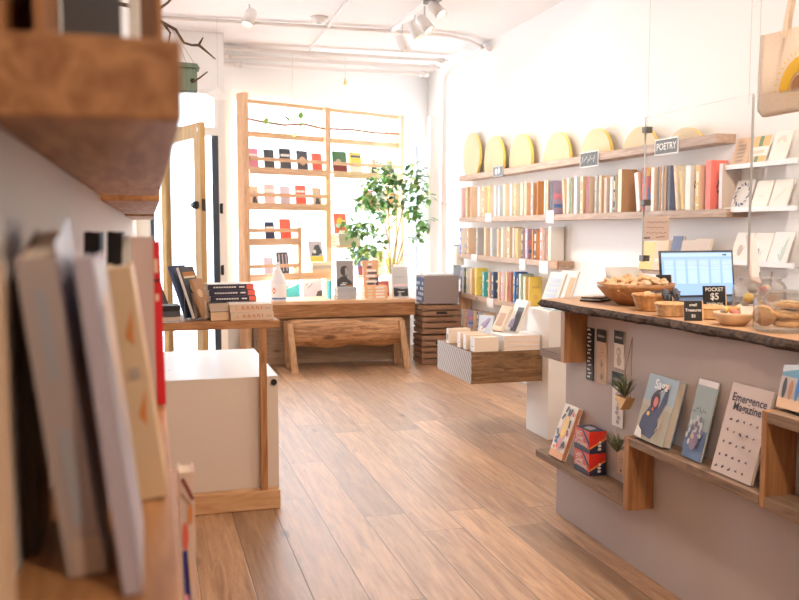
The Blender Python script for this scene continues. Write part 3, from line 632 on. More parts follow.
S2 = [(7.991, 0.125, 0.281, 'pale pink', 'pale pink', 0), (7.852, 0.102, 0.284, 'tan', 'tan', 0), (7.742, 0.188, 0.28, 'brown', 'tan', 0), (7.549, 0.116, 0.271, 'pale blue', 'white', 0), (7.423, 0.121, 0.265, 'cream', 'cream', 0), (7.292, 0.122, 0.268, 'ochre', 'cream', 0), (7.149, 0.08, 0.262, 'white', 'white', 0), (7.058, 0.112, 0.258, 'pale blue', 'pale blue', 0), (6.935, 0.128, 0.269, 'cream', 'cream', 0), (6.796, 0.073, 0.262, 'white', 'white', 0), (6.713, 0.118, 0.258, 'ochre', 'cream', 0), (6.581, 0.073, 0.26, 'white', 'white', 0), (6.502, 0.115, 0.256, 'peach', 'peach', 0), (6.378, 0.084, 0.25, 'grey', 'tan', 0), (6.288, 0.133, 0.254, 'orange', 'rust', 10), (6.144, 0.047, 0.254, 'white', 'white', 0), (6.092, 0.052, 0.251, 'tan', 'tan', 0), (6.037, 0.191, 0.249, 'black', 'violet', 0), (5.841, 0.064, 0.246, 'tan', 'tan', -7), (5.766, 0.058, 0.256, 'white', 'white', 0), (5.703, 0.046, 0.253, 'green', 'tan', 0), (5.651, 0.087, 0.257, 'pale blue', 'pale blue', 0), (5.56, 0.076, 0.252, 'cream', 'tan', 0), (5.479, 0.127, 0.247, 'maroon', 'tan', 0), (5.345, 0.048, 0.247, 'grey', 'pale blue', 0), (5.291, 0.061, 0.244, 'tan', 'tan', 0), (5.226, 0.068, 0.227, 'taupe', 'taupe', 0), (5.151, 0.047, 0.229, 'white', 'white', 0), (5.1, 0.051, 0.233, 'black', 'white', 0), (5.046, 0.19, 0.268, 'cream', 'brown', 0), (4.85, 0.075, 0.237, 'white', 'cream', -9), (4.764, 0.101, 0.262, 'red and blue', 'red and blue', 0), (4.658, 0.065, 0.255, 'white', 'tan', 0), (4.59, 0.034, 0.257, 'black', 'tan', 0), (4.553, 0.028, 0.254, 'grey', 'tan', 0), (4.522, 0.031, 0.258, 'brown', 'brown', 0), (4.488, 0.055, 0.256, 'black', 'navy', 0), (4.43, 0.051, 0.252, 'tan', 'cream', -8), (4.374, 0.054, 0.215, 'ochre', 'cream', -8), (4.316, 0.099, 0.244, 'white with black script', 'white with black script', 0), (4.214, 0.074, 0.238, 'ochre', 'tan', 0), (4.126, 0.108, 0.258, 'red', 'red', 0), (4.011, 0.052, 0.234, 'pale pink', 'taupe', 0)]
S3 = [(8.005, 0.18, 0.245, 'blue and white', 'white', 0), (7.811, 0.224, 0.245, 'brown', 'tan', 0), (7.574, 0.175, 0.245, 'grey', 'grey', 0), (7.382, 0.14, 0.245, 'cream', 'tan', 0), (7.219, 0.139, 0.245, 'pale blue', 'pale blue', 0), (7.069, 0.081, 0.236, 'tan', 'tan', 0), (6.979, 0.119, 0.253, 'mint', 'white', 0), (6.849, 0.116, 0.253, 'cream', 'tan', 0), (6.723, 0.047, 0.245, 'white', 'white', 0), (6.669, 0.108, 0.237, 'ochre', 'cream', 0), (6.555, 0.065, 0.229, 'black', 'tan', 0), (6.483, 0.134, 0.237, 'violet', 'violet', 0), (6.344, 0.032, 0.229, 'orange', 'orange', 0), (6.307, 0.091, 0.229, 'black', 'orange', 0), (6.203, 0.081, 0.245, 'red and white', 'white', 0), (6.115, 0.058, 0.23, 'maroon', 'peach', 0), (6.049, 0.138, 0.252, 'mint', 'white', 0)]
S4 = [(7.977, 0.084, 0.241, 'blue and white', 'white', 0), (7.888, 0.049, 0.235, 'black', 'green', 0), (7.83, 0.088, 0.238, 'grey', 'white', 0), (7.731, 0.131, 0.233, 'cream', 'tan', 0), (7.592, 0.181, 0.248, 'yellow', 'yellow', 0), (7.404, 0.133, 0.221, 'teal', 'teal', 0), (7.264, 0.064, 0.227, 'tan', 'tan', 0), (7.193, 0.151, 0.231, 'navy', 'navy', 0), (7.035, 0.06, 0.238, 'tan', 'tan', 0), (6.968, 0.093, 0.242, 'pink', 'white', 0), (6.87, 0.059, 0.246, 'peach', 'peach', 0), (6.807, 0.097, 0.249, 'maroon', 'orange', 0), (6.702, 0.067, 0.254, 'blue', 'blue', 0), (6.631, 0.034, 0.242, 'black', 'navy', 0), (6.593, 0.075, 0.244, 'mint', 'mint', 0), (6.512, 0.112, 0.224, 'cream', 'tan', 0), (6.395, 0.034, 0.23, 'yellow', 'yellow', 0)]
S5 = [(8.005, 0.095, 0.159, 'blue and white', 'white', 0), (7.904, 0.065, 0.158, 'tan', 'tan', 0), (7.83, 0.183, 0.165, 'pink', 'violet', 0), (7.639, 0.09, 0.173, 'tan', 'tan', 0), (7.541, 0.167, 0.173, 'navy', 'grey', -5), (7.362, 0.108, 0.18, 'tan', 'tan', -12)]
def hx(n): return ['first', 'second', 'third', 'fourth', 'fifth', 'sixth', 'seventh', 'eighth', 'ninth', 'tenth', 'eleventh', 'twelfth'][n]
def shelf_books(rows, ztop, where, group, xs=SHX+.004):  # many tan entries: pale covers with warm lamp light put into the colour
    WD = {'red and blue': 'red-blue', 'blue and white': 'blue-white', 'red and white': 'red-white', 'white with black script': 'black-scripted'}; seen = {}; tot = {}
    for r in rows: tot[r[3]] = tot.get(r[3], 0)+1
    for i, (ya, dy, h, cs, cc, lean) in enumerate(rows):
        k_ = seen.get(cs, 0); seen[cs] = k_+1
        L_ = WD.get(rows[i-1][3], rows[i-1][3]) if i else None; R_ = WD.get(rows[i+1][3], rows[i+1][3]) if i+1 < len(rows) else None
        nb = ('at the far end beside the %s one' % R_) if L_ is None else ('at the near end beside the %s one' % L_) if R_ is None else ('between the %s and %s ones' % (L_, R_))
        ordw = '' if tot[cs] == 1 else (hx(k_)+' ')
        if i == 0 or i+1 == len(rows): where = where.replace('on the ', 'on ').replace(' shelf below the discs', ' shelf below discs')
        lab = '%s%s%s book %s %s' % (ordw, 'leaning ' if lean else '', WD.get(cs, cs), where, nb)
        t = max(.012, min(.045, dy*.5)); h = max(.12, min(.31, h)); d = .10 + (i*7 % 5)*.003
        m = cm(cc); ms = cm(cs); art = None; sart = None
        if cs in ('violet', 'red and blue', 'blue and white', 'teal', 'navy', 'red and white', 'pink', 'grey', 'mint', 'blue') or i % 3 == 1:
            a2 = {'violet': 'pale pink', 'red and blue': 'navy', 'blue and white': 'white', 'red and white': 'white', 'pink': 'mint'}.get(cs, 'cream' if cs != 'cream' else 'brown')
            sart = [('r', t*.2, h*.62, t*.8, h*.86, cm(a2)), ('r', t*.3, h*.30, t*.7, h*.55, cm(a2)), ('r', t*.25, h*.07, t*.75, h*.13, cm(a2))]
        if cs == 'red and blue': art = [('r', 0, 0, d, h*.2, cm('white')), ('r', d*.1, h*.2, d*.95, h*.55, cm('blue')), ('r', d*.2, h*.4, d*.8, h*.75, cm('red')), ('r', 0, h*.8, d*.6, h, cm('gold'))]
        if cs == 'white with black script': art = [('l', d*.45, h*.9, d*.25, h*.55, .004, cm('black')), ('l', d*.7, h*.9, d*.6, h*.72, .003, cm('black')), ('d', d*.3, h*.52, .008, cm('black')), ('d', d*.62, h*.58, .008, .014, cm('navy')), ('r', d*.2, h*.28, d*.6, h*.285, cm('grey'))]
        if cs == 'red': art = [('l', d*.5, h*.6, d*.35, h*.42, .008, cm('black')), ('d', d*.45, h*.36, .009, cm('black')), ('l', d*.5, h*.75, d*.5, h*.68, .005, cm('black'))]
        if cc == 'violet': art = [('r', d*.1, h*.45, d*.9, h*.62, cm('pink')), ('r', d*.1, h*.2, d*.9, h*.3, cm('blue'))]
        if cs in ('teal', 'navy', 'yellow', 'blue and white') and not art: art = [('r', d*.2, h*.6, d*.8, h*.68, cm('white' if cs != 'yellow' else 'ochre')), ('d', d*.5, h*.3, d*.22, cm('pale blue' if cs != 'yellow' else 'gold'))]
        zz = ztop+.001
        if lean > 0: M_ = T(xs+(i % 3)*.002, ya-.02, zz, -90-lean*2, 0, 0)
        elif lean < 0:
            M_ = T(xs, ya, zz, -90, 0, 0) @ Matrix.Rotation(math.radians(lean*1.0), 4, 'Y'); M_ = Matrix.Translation((0, -math.sin(math.radians(-lean))*h, 0)) @ Matrix.Translation((0, 0, abs(math.sin(math.radians(lean)))*0)) @ M_
        else: M_ = T(xs+(i*5 % 4)*.0015, ya, zz, -90)
        book(lab, M_, t, h, d, m, ms, group=group, art=art, sart=sart)
shelf_books(S2, 1.40, 'on the shelf below the discs', 'books on the long shelf under the discs')
shelf_books(S3, 1.055, 'on the third wall shelf', 'books on the third wall shelf')
shelf_books(S4, .685, 'on the fourth wall shelf', 'books on the fourth wall shelf')
shelf_books(S5, .36, 'on the lowest wall shelf', 'books on the lowest wall shelf')
# pale discs, cut flat where they stand on the shelf
DF = mat('disc_face', (.60, .46, .25), .6, var=.04, scale=6); DE = mat('disc_rim', (.80, .56, .12), .5)
for i, (yc, top, lab) in enumerate(((7.86, 2.19, 'farthest and tallest pale disc, almost a full circle, on the highest shelf'), (7.30, 2.106, 'second pale disc from the far end of the highest shelf'), (6.72, 2.065, 'third pale disc from the far end of the highest shelf'),
   (6.055, 2.012, 'middle pale disc of the seven on the highest shelf'), (5.46, 1.975, 'fifth pale disc, cut near its middle, on the highest shelf'), (4.90, 1.925, 'sixth pale disc, right behind the edge of the glass screen'), (4.42, 1.868, 'nearest and lowest pale disc, a shallow cap, on the highest shelf'))):
    R = .222; zc = top - R; z0 = 1.796; pts = []
    a0 = math.asin(max(-1, min(1, (z0-zc)/R)))
    for j in range(41):
        a = a0 + (PI-2*a0)*j/40; pts.append((R*math.cos(a), zc+R*math.sin(a)-z0))
    M_ = Matrix(((0, 0, 1, 2.935), (1, 0, 0, yc), (0, 1, 0, z0), (0, 0, 0, 1)))
    tag(MB().prism(pts, -.0, .024, DF, M=M_, mside=DE).build('round_disc'), lab, 'disc', 'pale discs sinking along the shelf')
# chalk signs hanging on the front of the highest shelf
CHALK = mat('slate', (.13, .14, .15), .8, var=.3, scale=60); CHW = mat('chalk', (.80, .80, .78), .9)
def plate(name, label, cat, y0, y1, z0, z1, x=SHX, th=.004, m=None, border=None, items=None, parent_rot=None, group=None):
    w = y0-y1; h = z1-z0
    r = MB().box(-th, 0, -w, 0, 0, h, bev=min(.001, th*.3)).build(name, border or m); r.matrix_world = Matrix.Translation((x-.001, y0, z0)); tag(r, label, cat, group)
    F = Matrix(((0, 0, -1, -th), (-1, 0, 0, 0), (0, 1, 0, 0), (0, 0, 0, 1)))
    its = ([('r', .008, .008, w-.008, h-.008, m)] if border else []) + (items or [])
    if its: prints(r, F, its, 'sign_face')
    return r
plate('shelf_sign', 'small chalk sign hung near the far end of the highest shelf', 'sign', 7.15, 6.92, 1.735, 1.825, border=cm('grey'), m=CHALK, items=[('d', .08, .045, .028, CHW), ('d', .14, .05, .022, .03, CHW)])
plate('shelf_sign', 'chalk sign with a white border at the middle of the highest shelf', 'sign', 5.55, 5.29, 1.71, 1.815, border=cm('white'), m=CHALK, items=[('l', .03+.028*i, .03+(i % 3)*.01, .045+.028*i, .075-(i % 2)*.02, .006, CHW) for i in range(7)])
plate('shelf_sign', 'chalk sign reading POETRY near the near end of the highest shelf', 'sign', 4.615, 4.375, 1.72, 1.815, border=cm('white'), m=CHALK, items=[('t', 'POETRY', .12, .047, .055, CHW)])
for y0, y1, z0, z1, lab in ((7.33, 7.18, 1.35, 1.43, 'far'), (6.08, 5.95, 1.335, 1.43, 'near')):
    plate('label_card', 'blank white label card at the %s part of the shelf below the discs' % lab, 'label', y0, y1, z0, z1, m=WHITE, group='white shelf label cards', th=.003)
for (y0, y1, z0, z1), lab in zip(((7.67, 7.52, .99, 1.06), (6.57, 6.45, .965, 1.055), (6.19, 6.04, .955, 1.05)), ('farthest white label card on the third wall shelf', 'middle white label card on the third wall shelf', 'nearest white label card on the third wall shelf')):
    plate('label_card', lab, 'label', y0, y1, z0, z1, m=WHITE, group='white shelf label cards', th=.003)
plate('label_card', 'white label card on the fourth wall shelf', 'label', 7.27, 7.12, .605, .685, m=WHITE, group='white shelf label cards', th=.003)

# clear card ledges near the counter, with cards
ACR = glassm('acrylic', (.96, .97, 1), .12)
CARDW = mat('card_cream', (.88, .84, .78), .6)
def ledge(z, y0, y1, label, bk=.17):
    r = MB().box(2.90, XW-.002, y1, y0, z-.004, z).build('card_ledge', ACR); tag(r, label, 'ledge')
    MB().box(2.895, 2.90, y1, y0, z-.004, z+.02).build('front_lip', mat('acrylic_lip', (.85, .84, .85), .3), r); return r
ledge(1.605, 4.0, 3.45, 'uppermost clear acrylic card ledge on the right wall')
ledge(1.385, 4.0, 3.45, 'middle clear acrylic card ledge on the right wall')
ledge(1.115, 4.0, 3.45, 'lowest clear acrylic card ledge on the right wall')
def card(label, y, z, w, h, items, m=CARDW, lean=18, group='greeting cards on the clear ledges', t=.006, x=2.915):
    M_ = T(x, y, z, 180, 0, -lean)
    return book(label, M_, t, h, w, m, group=group, art=items, name='greeting_card', cat='card')
NV = cm('navy')
card('brown kraft card with black lettering, leftmost on the top clear ledge', 3.97, 1.607, .125, .16, [('l', .03+.017*(i % 4), .03+.02*(i//4), .041+.017*(i % 4), .042+.02*(i//4), .004, cm('black')) for i in range(22)], mat('kraft', (.62, .42, .28), .8))
card('orange and green striped card in the middle of the top clear ledge', 3.83, 1.607, .125, .155, [('r', 0, 0, .125, .05, cm('orange') if False else mat('soft_orange', (.82, .42, .16), .6)), ('r', 0, .10, .125, .155, mat('soft_orange', (.82, .42, .16), .6)), ('r', .045, .10, .075, .155, cm('green')), ('r', .045, 0, .07, .05, cm('green')), ('r', .02, .065, .10, .08, cm('peach'))])
card('cream card with a small rainbow, rightmost on the top clear ledge', 3.68, 1.607, .12, .165, [('d', .06, .11, .035, cm('pale pink')), ('d', .06, .108, .025, cm('peach')), ('d', .06, .106, .015, CARDW), ('r', .02, .07, .10, .106, CARDW)])
card('white card with a dark feather wreath on the middle clear ledge', 3.96, 1.387, .14, .165, [it for i in range(14) for it in [('l', .07+.045*math.cos(i*.45), .085+.05*math.sin(i*.45), .07+.06*math.cos(i*.45+.35), .085+.065*math.sin(i*.45+.35), .010, (NV if i % 2 else cm('grey')))]], cm('white'))
card('plain cream card in the middle of the middle clear ledge', 3.80, 1.387, .12, .155, [('r', .04, .07, .08, .072, cm('tan'))])
card('cream card with faint floral print, rightmost on the middle clear ledge', 3.665, 1.387, .125, .155, [('l', .03+.01*i, .04+.008*i, .04+.008*i, .06+.008*i, .002, cm('tan')) for i in range(7)])
card('cream card with a faint bird, leftmost on the lowest clear ledge', 3.95, 1.117, .14, .165, [('d', .06, .07, .02, .03, cm('taupe')), ('l', .06, .04, .09, .09, .004, cm('grey'))])
card('cream card with a small grey figure, middle of the lowest clear ledge', 3.80, 1.117, .13, .165, [('d', .05, .06, .013, .025, cm('grey')), ('l', .07, .04, .08, .07, .003, cm('grey'))])
card('white card with grey ferns, rightmost on the lowest clear ledge', 3.66, 1.117, .13, .17, [('l', .09, .02, .06+.01*i, .06+.018*i, .006, cm('mint') if i % 2 else cm('grey')) for i in range(6)], cm('white'))
# books lower down behind the screen
o = MB().box(2.84, XW-.001, 4.05, 4.75, 1.03, 1.05).build('wall_shelf', SW); tag(o, 'short wooden shelf on the right wall behind the laptop screen', 'shelf')
for i, (y, c_, w, lab) in enumerate(((4.72, 'gold', .14, 'golden yellow book leftmost behind the laptop screen'), (4.58, 'tan', .13, 'tan and grey book second behind the laptop screen'), (4.42, 'navy', .10, 'dark blue narrow book behind the laptop screen'), (4.33, 'taupe', .14, 'taupe book behind the right half of the laptop screen'), (4.20, 'taupe', .14, 'taupe book rightmost behind the laptop screen, beside the cards'))):
    book(lab, T(2.86, y, 1.051, 180, 0, -12), .018, .17 + .012*(i % 3) + (.01 if i > 1 else 0), w, cm(c_), group='face-out books behind the laptop', art=[('r', .02, .05, w-.02, .07, cm('cream'))] if i < 2 else None)

# canvas bag hanging beside the glass screen
tb = thing('tote_bag', 'cream canvas tote bag with a yellow arch print hanging beside the glass screen', 'bag', Matrix.Translation((1.965, 2.535, 1.665)))
CANV = mat('canvas', (.84, .70, .55), .9, var=.05, scale=150, bump=.2)
b = MB(); nY, nZ = 16, 16; Wd, Hd = .43, .265
Hd = .27
def bulge(u, v): return .004+.020*math.sin(PI*u)*math.sin(PI*min(1, v*1.0)) * (1-.6*v) + .003*math.sin(9*u+4*v)
def bz(i, j): return Hd*j/nZ - .010*math.sin(PI*i/nY)*(j/nZ) + (.022*(1-j/nZ)*max(0, 1-i/1.0))
gridF = [[b.bm.verts.new((-bulge(i/nY, j/nZ), -Wd*i/nY, bz(i, j))) for j in range(nZ+1)] for i in range(nY+1)]
gridB = [[b.bm.verts.new((.012, -Wd*i/nY, bz(i, j))) for j in range(nZ+1)] for i in range(nY+1)]
for i in range(nY):
    for j in range(nZ):
        b.bm.faces.new((gridF[i][j], gridF[i][j+1], gridF[i+1][j+1], gridF[i+1][j])).smooth = True
        b.bm.faces.new((gridB[i][j], gridB[i+1][j], gridB[i+1][j+1], gridB[i][j+1])).smooth = True
for i in range(nY): b.bm.faces.new((gridF[i][0], gridF[i+1][0], gridB[i+1][0], gridB[i][0]))
for j in range(nZ):
    b.bm.faces.new((gridF[0][j], gridB[0][j], gridB[0][j+1], gridF[0][j+1])); b.bm.faces.new((gridF[nY][j], gridF[nY][j+1], gridB[nY][j+1], gridB[nY][j]))
bmesh.ops.recalc_face_normals(b.bm, faces=b.bm.faces[:]); b.build('bag_body', CANV, tb)
for xx in (-.012, .008):
    b = MB(); pts = [(xx, -.122, .235), (xx*.8, -.128, .29), (xx*.6, -.150, .38), (0, -.205, .50), (0, -.225, .50), (xx*.6, -.28, .38), (xx*.8, -.302, .29), (xx, -.308, .235)]
    for i in range(len(pts)-1):
        p, q = pts[i], pts[i+1]; b.face([(p[0], p[1]-.009, p[2]), (q[0], q[1]-.009, q[2]), (q[0], q[1]+.009, q[2]), (p[0], p[1]+.009, p[2])])
    bmesh.ops.remove_doubles(b.bm, verts=b.bm.verts[:], dist=.0005)
    sm = b.build('handle', CANV, tb); md = sm.modifiers.new('thick', 'SOLIDIFY'); md.thickness = .003
YL = mat('print_yellow', (.85, .52, .03), .8); BRP = mat('print_brown', (.45, .22, .10), .8)
def arch(r0, r1, yc, zc, m):
    n = 28
    return [('p', [(yc+r0*math.cos(PI*j/n), zc+r0*math.sin(PI*j/n)), (yc+r1*math.cos(PI*j/n), zc+r1*math.sin(PI*j/n)), (yc+r1*math.cos(PI*(j+1)/n), zc+r1*math.sin(PI*(j+1)/n)), (yc+r0*math.cos(PI*(j+1)/n), zc+r0*math.sin(PI*(j+1)/n))] if r0 else [(yc, zc), (yc+r1*math.cos(PI*j/n), zc+r1*math.sin(PI*j/n)), (yc+r1*math.cos(PI*(j+1)/n), zc+r1*math.sin(PI*(j+1)/n))], m) for j in range(n)]
ac, az = .216, .066
items = arch(.052, .098, ac, az, YL) + arch(0, .042, ac, az, BRP)
for j in range(19):
    a = PI*(j+.5)/19; rr = .106; s_ = .010 + .005*(j % 2)
    items.append(('l', ac+rr*math.cos(a), az+rr*math.sin(a), ac+(rr+s_)*math.cos(a+.04), az+(rr+s_)*math.sin(a+.04), .0035, YL))
for j in range(9): items.append(('l', .165+.012*j, .047, .170+.012*j, .055-(j % 2)*.004, .003, YL))
po = prints(tb, Matrix.Identity(4), items, 'sun_print')
me = po.data
for v in me.vertices:
    y, z = v.co.x, v.co.y; v.co = Vector((-bulge(min(1, max(0, y/Wd)), min(1, max(0, z/Hd)))-.0015-v.co.z*.3, -y, z))
hk = MB(); hk.tube([(1.965, 2.32, 2.168), (1.985, 2.32, 2.158), (1.99, 2.32, 2.19), (1.965, 2.32, 2.22), (1.965, 2.32, 2.975)], .0025, n=6)
tag(hk.build('ceiling_hook', METAL), 'thin metal hook rod from the ceiling holding the canvas tote bag', 'hook')

# ================================================================== timber block, plinth, books on them
pd = MB().box(2.33, 2.72, 4.87, 5.19, 0, .795, bev=.004).build('plinth', mat('plinth_white', (.84, .80, .76), .6)); tag(pd, 'white painted plinth between the counter and the timber block', 'plinth')
b = MB(); random.seed(5)
secs = []
for i in range(13):
    x = 1.86+(2.328-1.86)*i/12; j = lambda s=.004: random.uniform(-s, s)
    secs.append([b.bm.verts.new(p) for p in ((x, 4.955+j(), .355), (x, 4.95+j(.003), .45), (x, 4.955+j(), .548), (x, 5.60, .548), (x, 5.60, .355))])
for i in range(12):
    for k_ in range(5): b.bm.faces.new((secs[i][k_], secs[i+1][k_], secs[i+1][(k_+1) % 5], secs[i][(k_+1) % 5])).material_index = b.mi(wood('timber_dark', (.11, .055, .022), (.30, .165, .075), 'x', 1.3, .75, contrast=1.4))
SAWN = bpy.data.materials.new('sawn_end'); SAWN.use_nodes = True
nt = SAWN.node_tree; tc = nt.nodes.new('ShaderNodeTexCoord'); wv = nt.nodes.new('ShaderNodeTexWave'); wv.inputs['Scale'].default_value = 14; wv.inputs['Distortion'].default_value = 1.5; wv.bands_direction = 'DIAGONAL'
mp = nt.nodes.new('ShaderNodeMapping'); mp.inputs['Rotation'].default_value = (0, 0, 0); mp.inputs['Scale'].default_value = (1, -1, 1)
nt.links.new(tc.outputs['Object'], mp.inputs['Vector']); nt.links.new(mp.outputs['Vector'], wv.inputs['Vector'])
cr = nt.nodes.new('ShaderNodeValToRGB'); cr.color_ramp.elements[0].color = (.30, .26, .24, 1); cr.color_ramp.elements[1].color = (.58, .54, .53, 1)
nt.links.new(wv.outputs['Color'], cr.inputs['Fac']); nt.links.new(cr.outputs['Color'], nt.nodes['Principled BSDF'].inputs['Base Color']); nt.nodes['Principled BSDF'].inputs['Roughness'].default_value = .8
b.bm.faces.new(secs[0][::-1]).material_index = b.mi(SAWN); b.bm.faces.new(secs[-1]).material_index = b.mi(SAWN)
bmesh.ops.recalc_face_normals(b.bm, faces=b.bm.faces[:])
# end face patch reaching back towards the window
lg = b.build('timber_block'); tag(lg, 'thick rough timber block with a grey sawn end, projecting from the white plinth', 'timber block')
for i, (y, x0, t, w, h, cs) in enumerate(((4.965, 1.885, .075, .155, .088, 'white'), (5.09, 1.875, .05, .16, .092, 'white'), (5.18, 1.87, .05, .15, .095, 'white'), (5.40, 1.87, .045, .15, .095, 'green'))):
    lab = ('nearest small thick book in the row at the front of the timber block', 'second small book in the row on the timber block', 'third small book in the row on the timber block', 'farthest small book of the row on the timber block, with a dark green mark')[i]
    book(lab, T(x0, y+t, .549, -90, 0, 0), t, h, w, mat('book_cream_side', (.80, .68, .56), .7), WHITE, group='small books in a row on the timber block', sart=[('r', .01, .02, t-.01, .06, cm('green'))] if i == 3 else [('r', .01, .03, t-.01, .034, cm('grey'))], nart=None)
for i in range(3):
    book(('bottom', 'middle', 'top')[i]+' pale book of the flat stack at the plinth end of the timber block', T(2.075, 4.965, .549+.031*i) @ Matrix(((0, 1, 0, 0), (0, 0, 1, 0), (1, 0, 0, 0), (0, 0, 0, 1))), .030, .22, .245, WHITE, group='flat pale books on the timber block', pm=mat('page_cream', (.80, .66, .54), .85))
book('pale brown book leaning on the flat stack on the timber block', T(2.12, 5.24, .644, 180+8, 0, -27), .02, .17, .12, cm('tan'), cm('brown'), art=[('r', .02, .03, .10, .12, cm('brown'))])
book('tall white and dark photo book leaning on the stack beside the plinth', T(2.20, 5.20, .644, 180+8, 0, -24), .024, .21, .14, cm('white'), art=[('r', .06, .0, .13, .16, cm('charcoal')), ('d', .05, .04, .02, cm('grey')), ('p', [(.02, .02), (.08, .02), (.07, .09), (.03, .07)], cm('violet'))])
book('pale blue illustrated book face-out among the lowest shelf books', T(2.80, 7.28, .362, 215, 0, -12), .02, .17, .15, cm('pale blue'), cm('tan'), art=[('d', .05, .05, .03, cm('white')), ('p', [(.02, .08), (.1, .15), (.13, .14), (.08, .05)], cm('violet')), ('l', .04, .04, .11, .12, .006, cm('navy'))])
# books on the plinth
book('white book with pale blue grid, leaning on the plinth', T(2.385, 5.10, .798, 190, 0, -22), .018, .235, .16, cm('white'), art=[('r', .02+.03*i, .03+.035*j, .045+.03*i, .055+.035*j, cm('pale blue')) for i in range(4) for j in range(5)])
book('white book with a black spine edge on an easel on the plinth', T(2.47, 5.12, .798, 195, 0, -22), .016, .245, .16, cm('white'), cm('black'), art=[('r', .10, .02, .15, .20, cm('tan'))])
tag(MB().box(2.36, 2.55, 4.88, 5.02, .797, .803).build('flyers', mat('flyer_blue', (.55, .68, .78), .5)), 'pale blue flyers lying flat at the front of the plinth', 'flyers')

# ================================================================== the counter
ct = thing('shop_counter', 'long white counter with a thick live-edge wooden top', 'counter')
b = MB(); b.box(1.77, 2.28, .4, 3.60, 0, .285); b.box(1.77, 2.28, .4, 3.52, .285, .948); b.build('cabinet', COUNTERM, ct)
random.seed(9)
b = MB(); n = 110; secs = []
TOPW = wood('counter_top_wood', (.34, .18, .09), (.60, .38, .22), 'y', 1, .45)
for i in range(n+1):
    y = .30+(3.57-.30)*i/n; e = 1.668+.075*max(0, min(1, (3.15-y)/.9))+.010*math.sin(y*5.1)+.005*math.sin(y*17)
    j = lambda s=.005: random.uniform(-s, s)
    secs.append([b.bm.verts.new(p) for p in ((e+.035+j(.003), y, .951), (e+.012+j(), y, .952+j(.001)), (e-.004+j(), y, .963+j(.003)), (e+.002+j(), y, .975+j(.003)), (e+.012+j(.002), y, .985), (2.36, y+(.30 if i == n else 0)*1, .985), (2.36, y+(.30 if i == n else 0), .951))])
for i in range(n):
    for k_ in range(7):
        f = b.bm.faces.new((secs[i][k_], secs[i+1][k_], secs[i+1][(k_+1) % 7], secs[i][(k_+1) % 7])); f.material_index = b.mi(BARK) if k_ in (0, 1, 2, 3) else b.mi(TOPW)
b.bm.faces.new(secs[0]).material_index = b.mi(TOPW); b.bm.faces.new(secs[-1][::-1]).material_index = b.mi(BARK)
bmesh.ops.recalc_face_normals(b.bm, faces=b.bm.faces[:]); b.build('counter_top', None, ct)
SHE = wood('reclaimed_shelf', (.17, .105, .065), (.33, .22, .145), 'y', 1.2, .7)
SHZ = wood('knotty_upright', (.30, .13, .05), (.50, .26, .11), 'z', 1, .55)
# zigzag shelf pieces
FX = 1.664
st = thing('step_shelf', 'short stepped shelf and orange upright hanging under the far end of the counter top', 'shelf')
MB().box(FX, 1.769, 3.33, 3.365, .735, .950).build('upright', SHZ, st); MB().box(FX, 1.769, 3.366, 3.565, .735, .768).build('shelf_board', SHE, st)
st2 = thing('step_shelf', 'low stepped shelf on the counter front holding the red boxes', 'shelf')
MB().box(FX, 1.769, 2.836, 3.60, .270, .303, bev=.002).build('shelf_board', SHE, st2); MB().box(FX, 1.769, 2.80, 2.835, .266, .539, bev=.002).build('upright', SHZ, st2)
st3 = thing('step_shelf', 'long middle shelf on the counter front holding the magazine and art books', 'shelf')
MB().box(FX, 1.769, 2.091, 2.799, .510, .539, bev=.002).build('shelf_board', SHE, st3)
st4 = thing('box_shelf', 'dark wooden open box shelf at the near end of the counter front', 'shelf')
MB().box(FX, 1.769, 2.068, 2.090, .505, .785, bev=.002).build('side_board', SHZ, st4); MB().box(FX, 1.769, 1.50, 2.067, .752, .785, bev=.002).build('top_board', SHE, st4)
MB().box(FX, 1.769, 1.50, 2.067, .505, .54, bev=.002).build('bottom_board', SHE, st4); MB().box(FX, 1.769, 1.46, 1.499, .505, .785, bev=.002).build('side_board', SHZ, st4)

# bookmarks, hanging strips on the counter front
KR = mat('kraft_strip', (.66, .50, .38), .8); SK = mat('sketch_grey', (.36, .32, .30), .8)
def strip(label, y0, y1, z0, z1, head, m, items, name='bookmark'):
    w = y0-y1; h = z1-z0
    r = MB().box(-.004, 0, -w, 0, 0, h).build(name, m); r.matrix_world = Matrix.Translation((1.7685, y0, z0)); tag(r, label, 'bookmark', 'hanging bookmarks on the counter front')
    F = Matrix(((0, 0, -1, -.004), (-1, 0, 0, 0), (0, 1, 0, 0), (0, 0, 0, 1)))
    its = list(items)
    if head: its += [('r', 0, h-head, w, h, cm('black')), ('r', w*.15, h-head*.62, w*.85, h-head*.45, SK)]
    prints(r, F, its, 'printed_face'); return r
CH2 = CHW
strip('black bookmark strip covered in white hand lettering, farthest left', 3.325, 3.265, .664, .884, 0, cm('black'), [('l', .012+.006*(i % 2), .012+.0165*i, .035+.012*((i*5) % 2), .018+.0165*i-(i % 3)*.003, .006, CH2) for i in range(13)]+[('l', .02, .018+.0165*i, .045, .012+.0165*i, .003, CH2) for i in range(0, 13, 2)])
strip('kraft bookmark with a black header beside the all-black strip', 3.232, 3.155, .667, .888, .05, KR, [('l', .025+.012*math.sin(i), .02+.017*i, .05+.01*math.cos(i*2), .03+.017*i, .0022, SK) for i in range(9)]+[('d', .045, .03+.05*i, .010, .013, SK) for i in range(2)])
strip('short pale bookmark with a black header and leaf drawings', 3.095, 3.022, .75, .898, .05, CARDW, [('d', .035, .065, .016, .018, mat('pale_sketch', (.55, .50, .46), .8)), ('d', .04, .03, .018, .020, mat('pale_sketch', (.55, .50, .46), .8)), ('d', .035, .065, .008, .01, CARDW), ('l', .04, .01, .04, .08, .002, SK)])
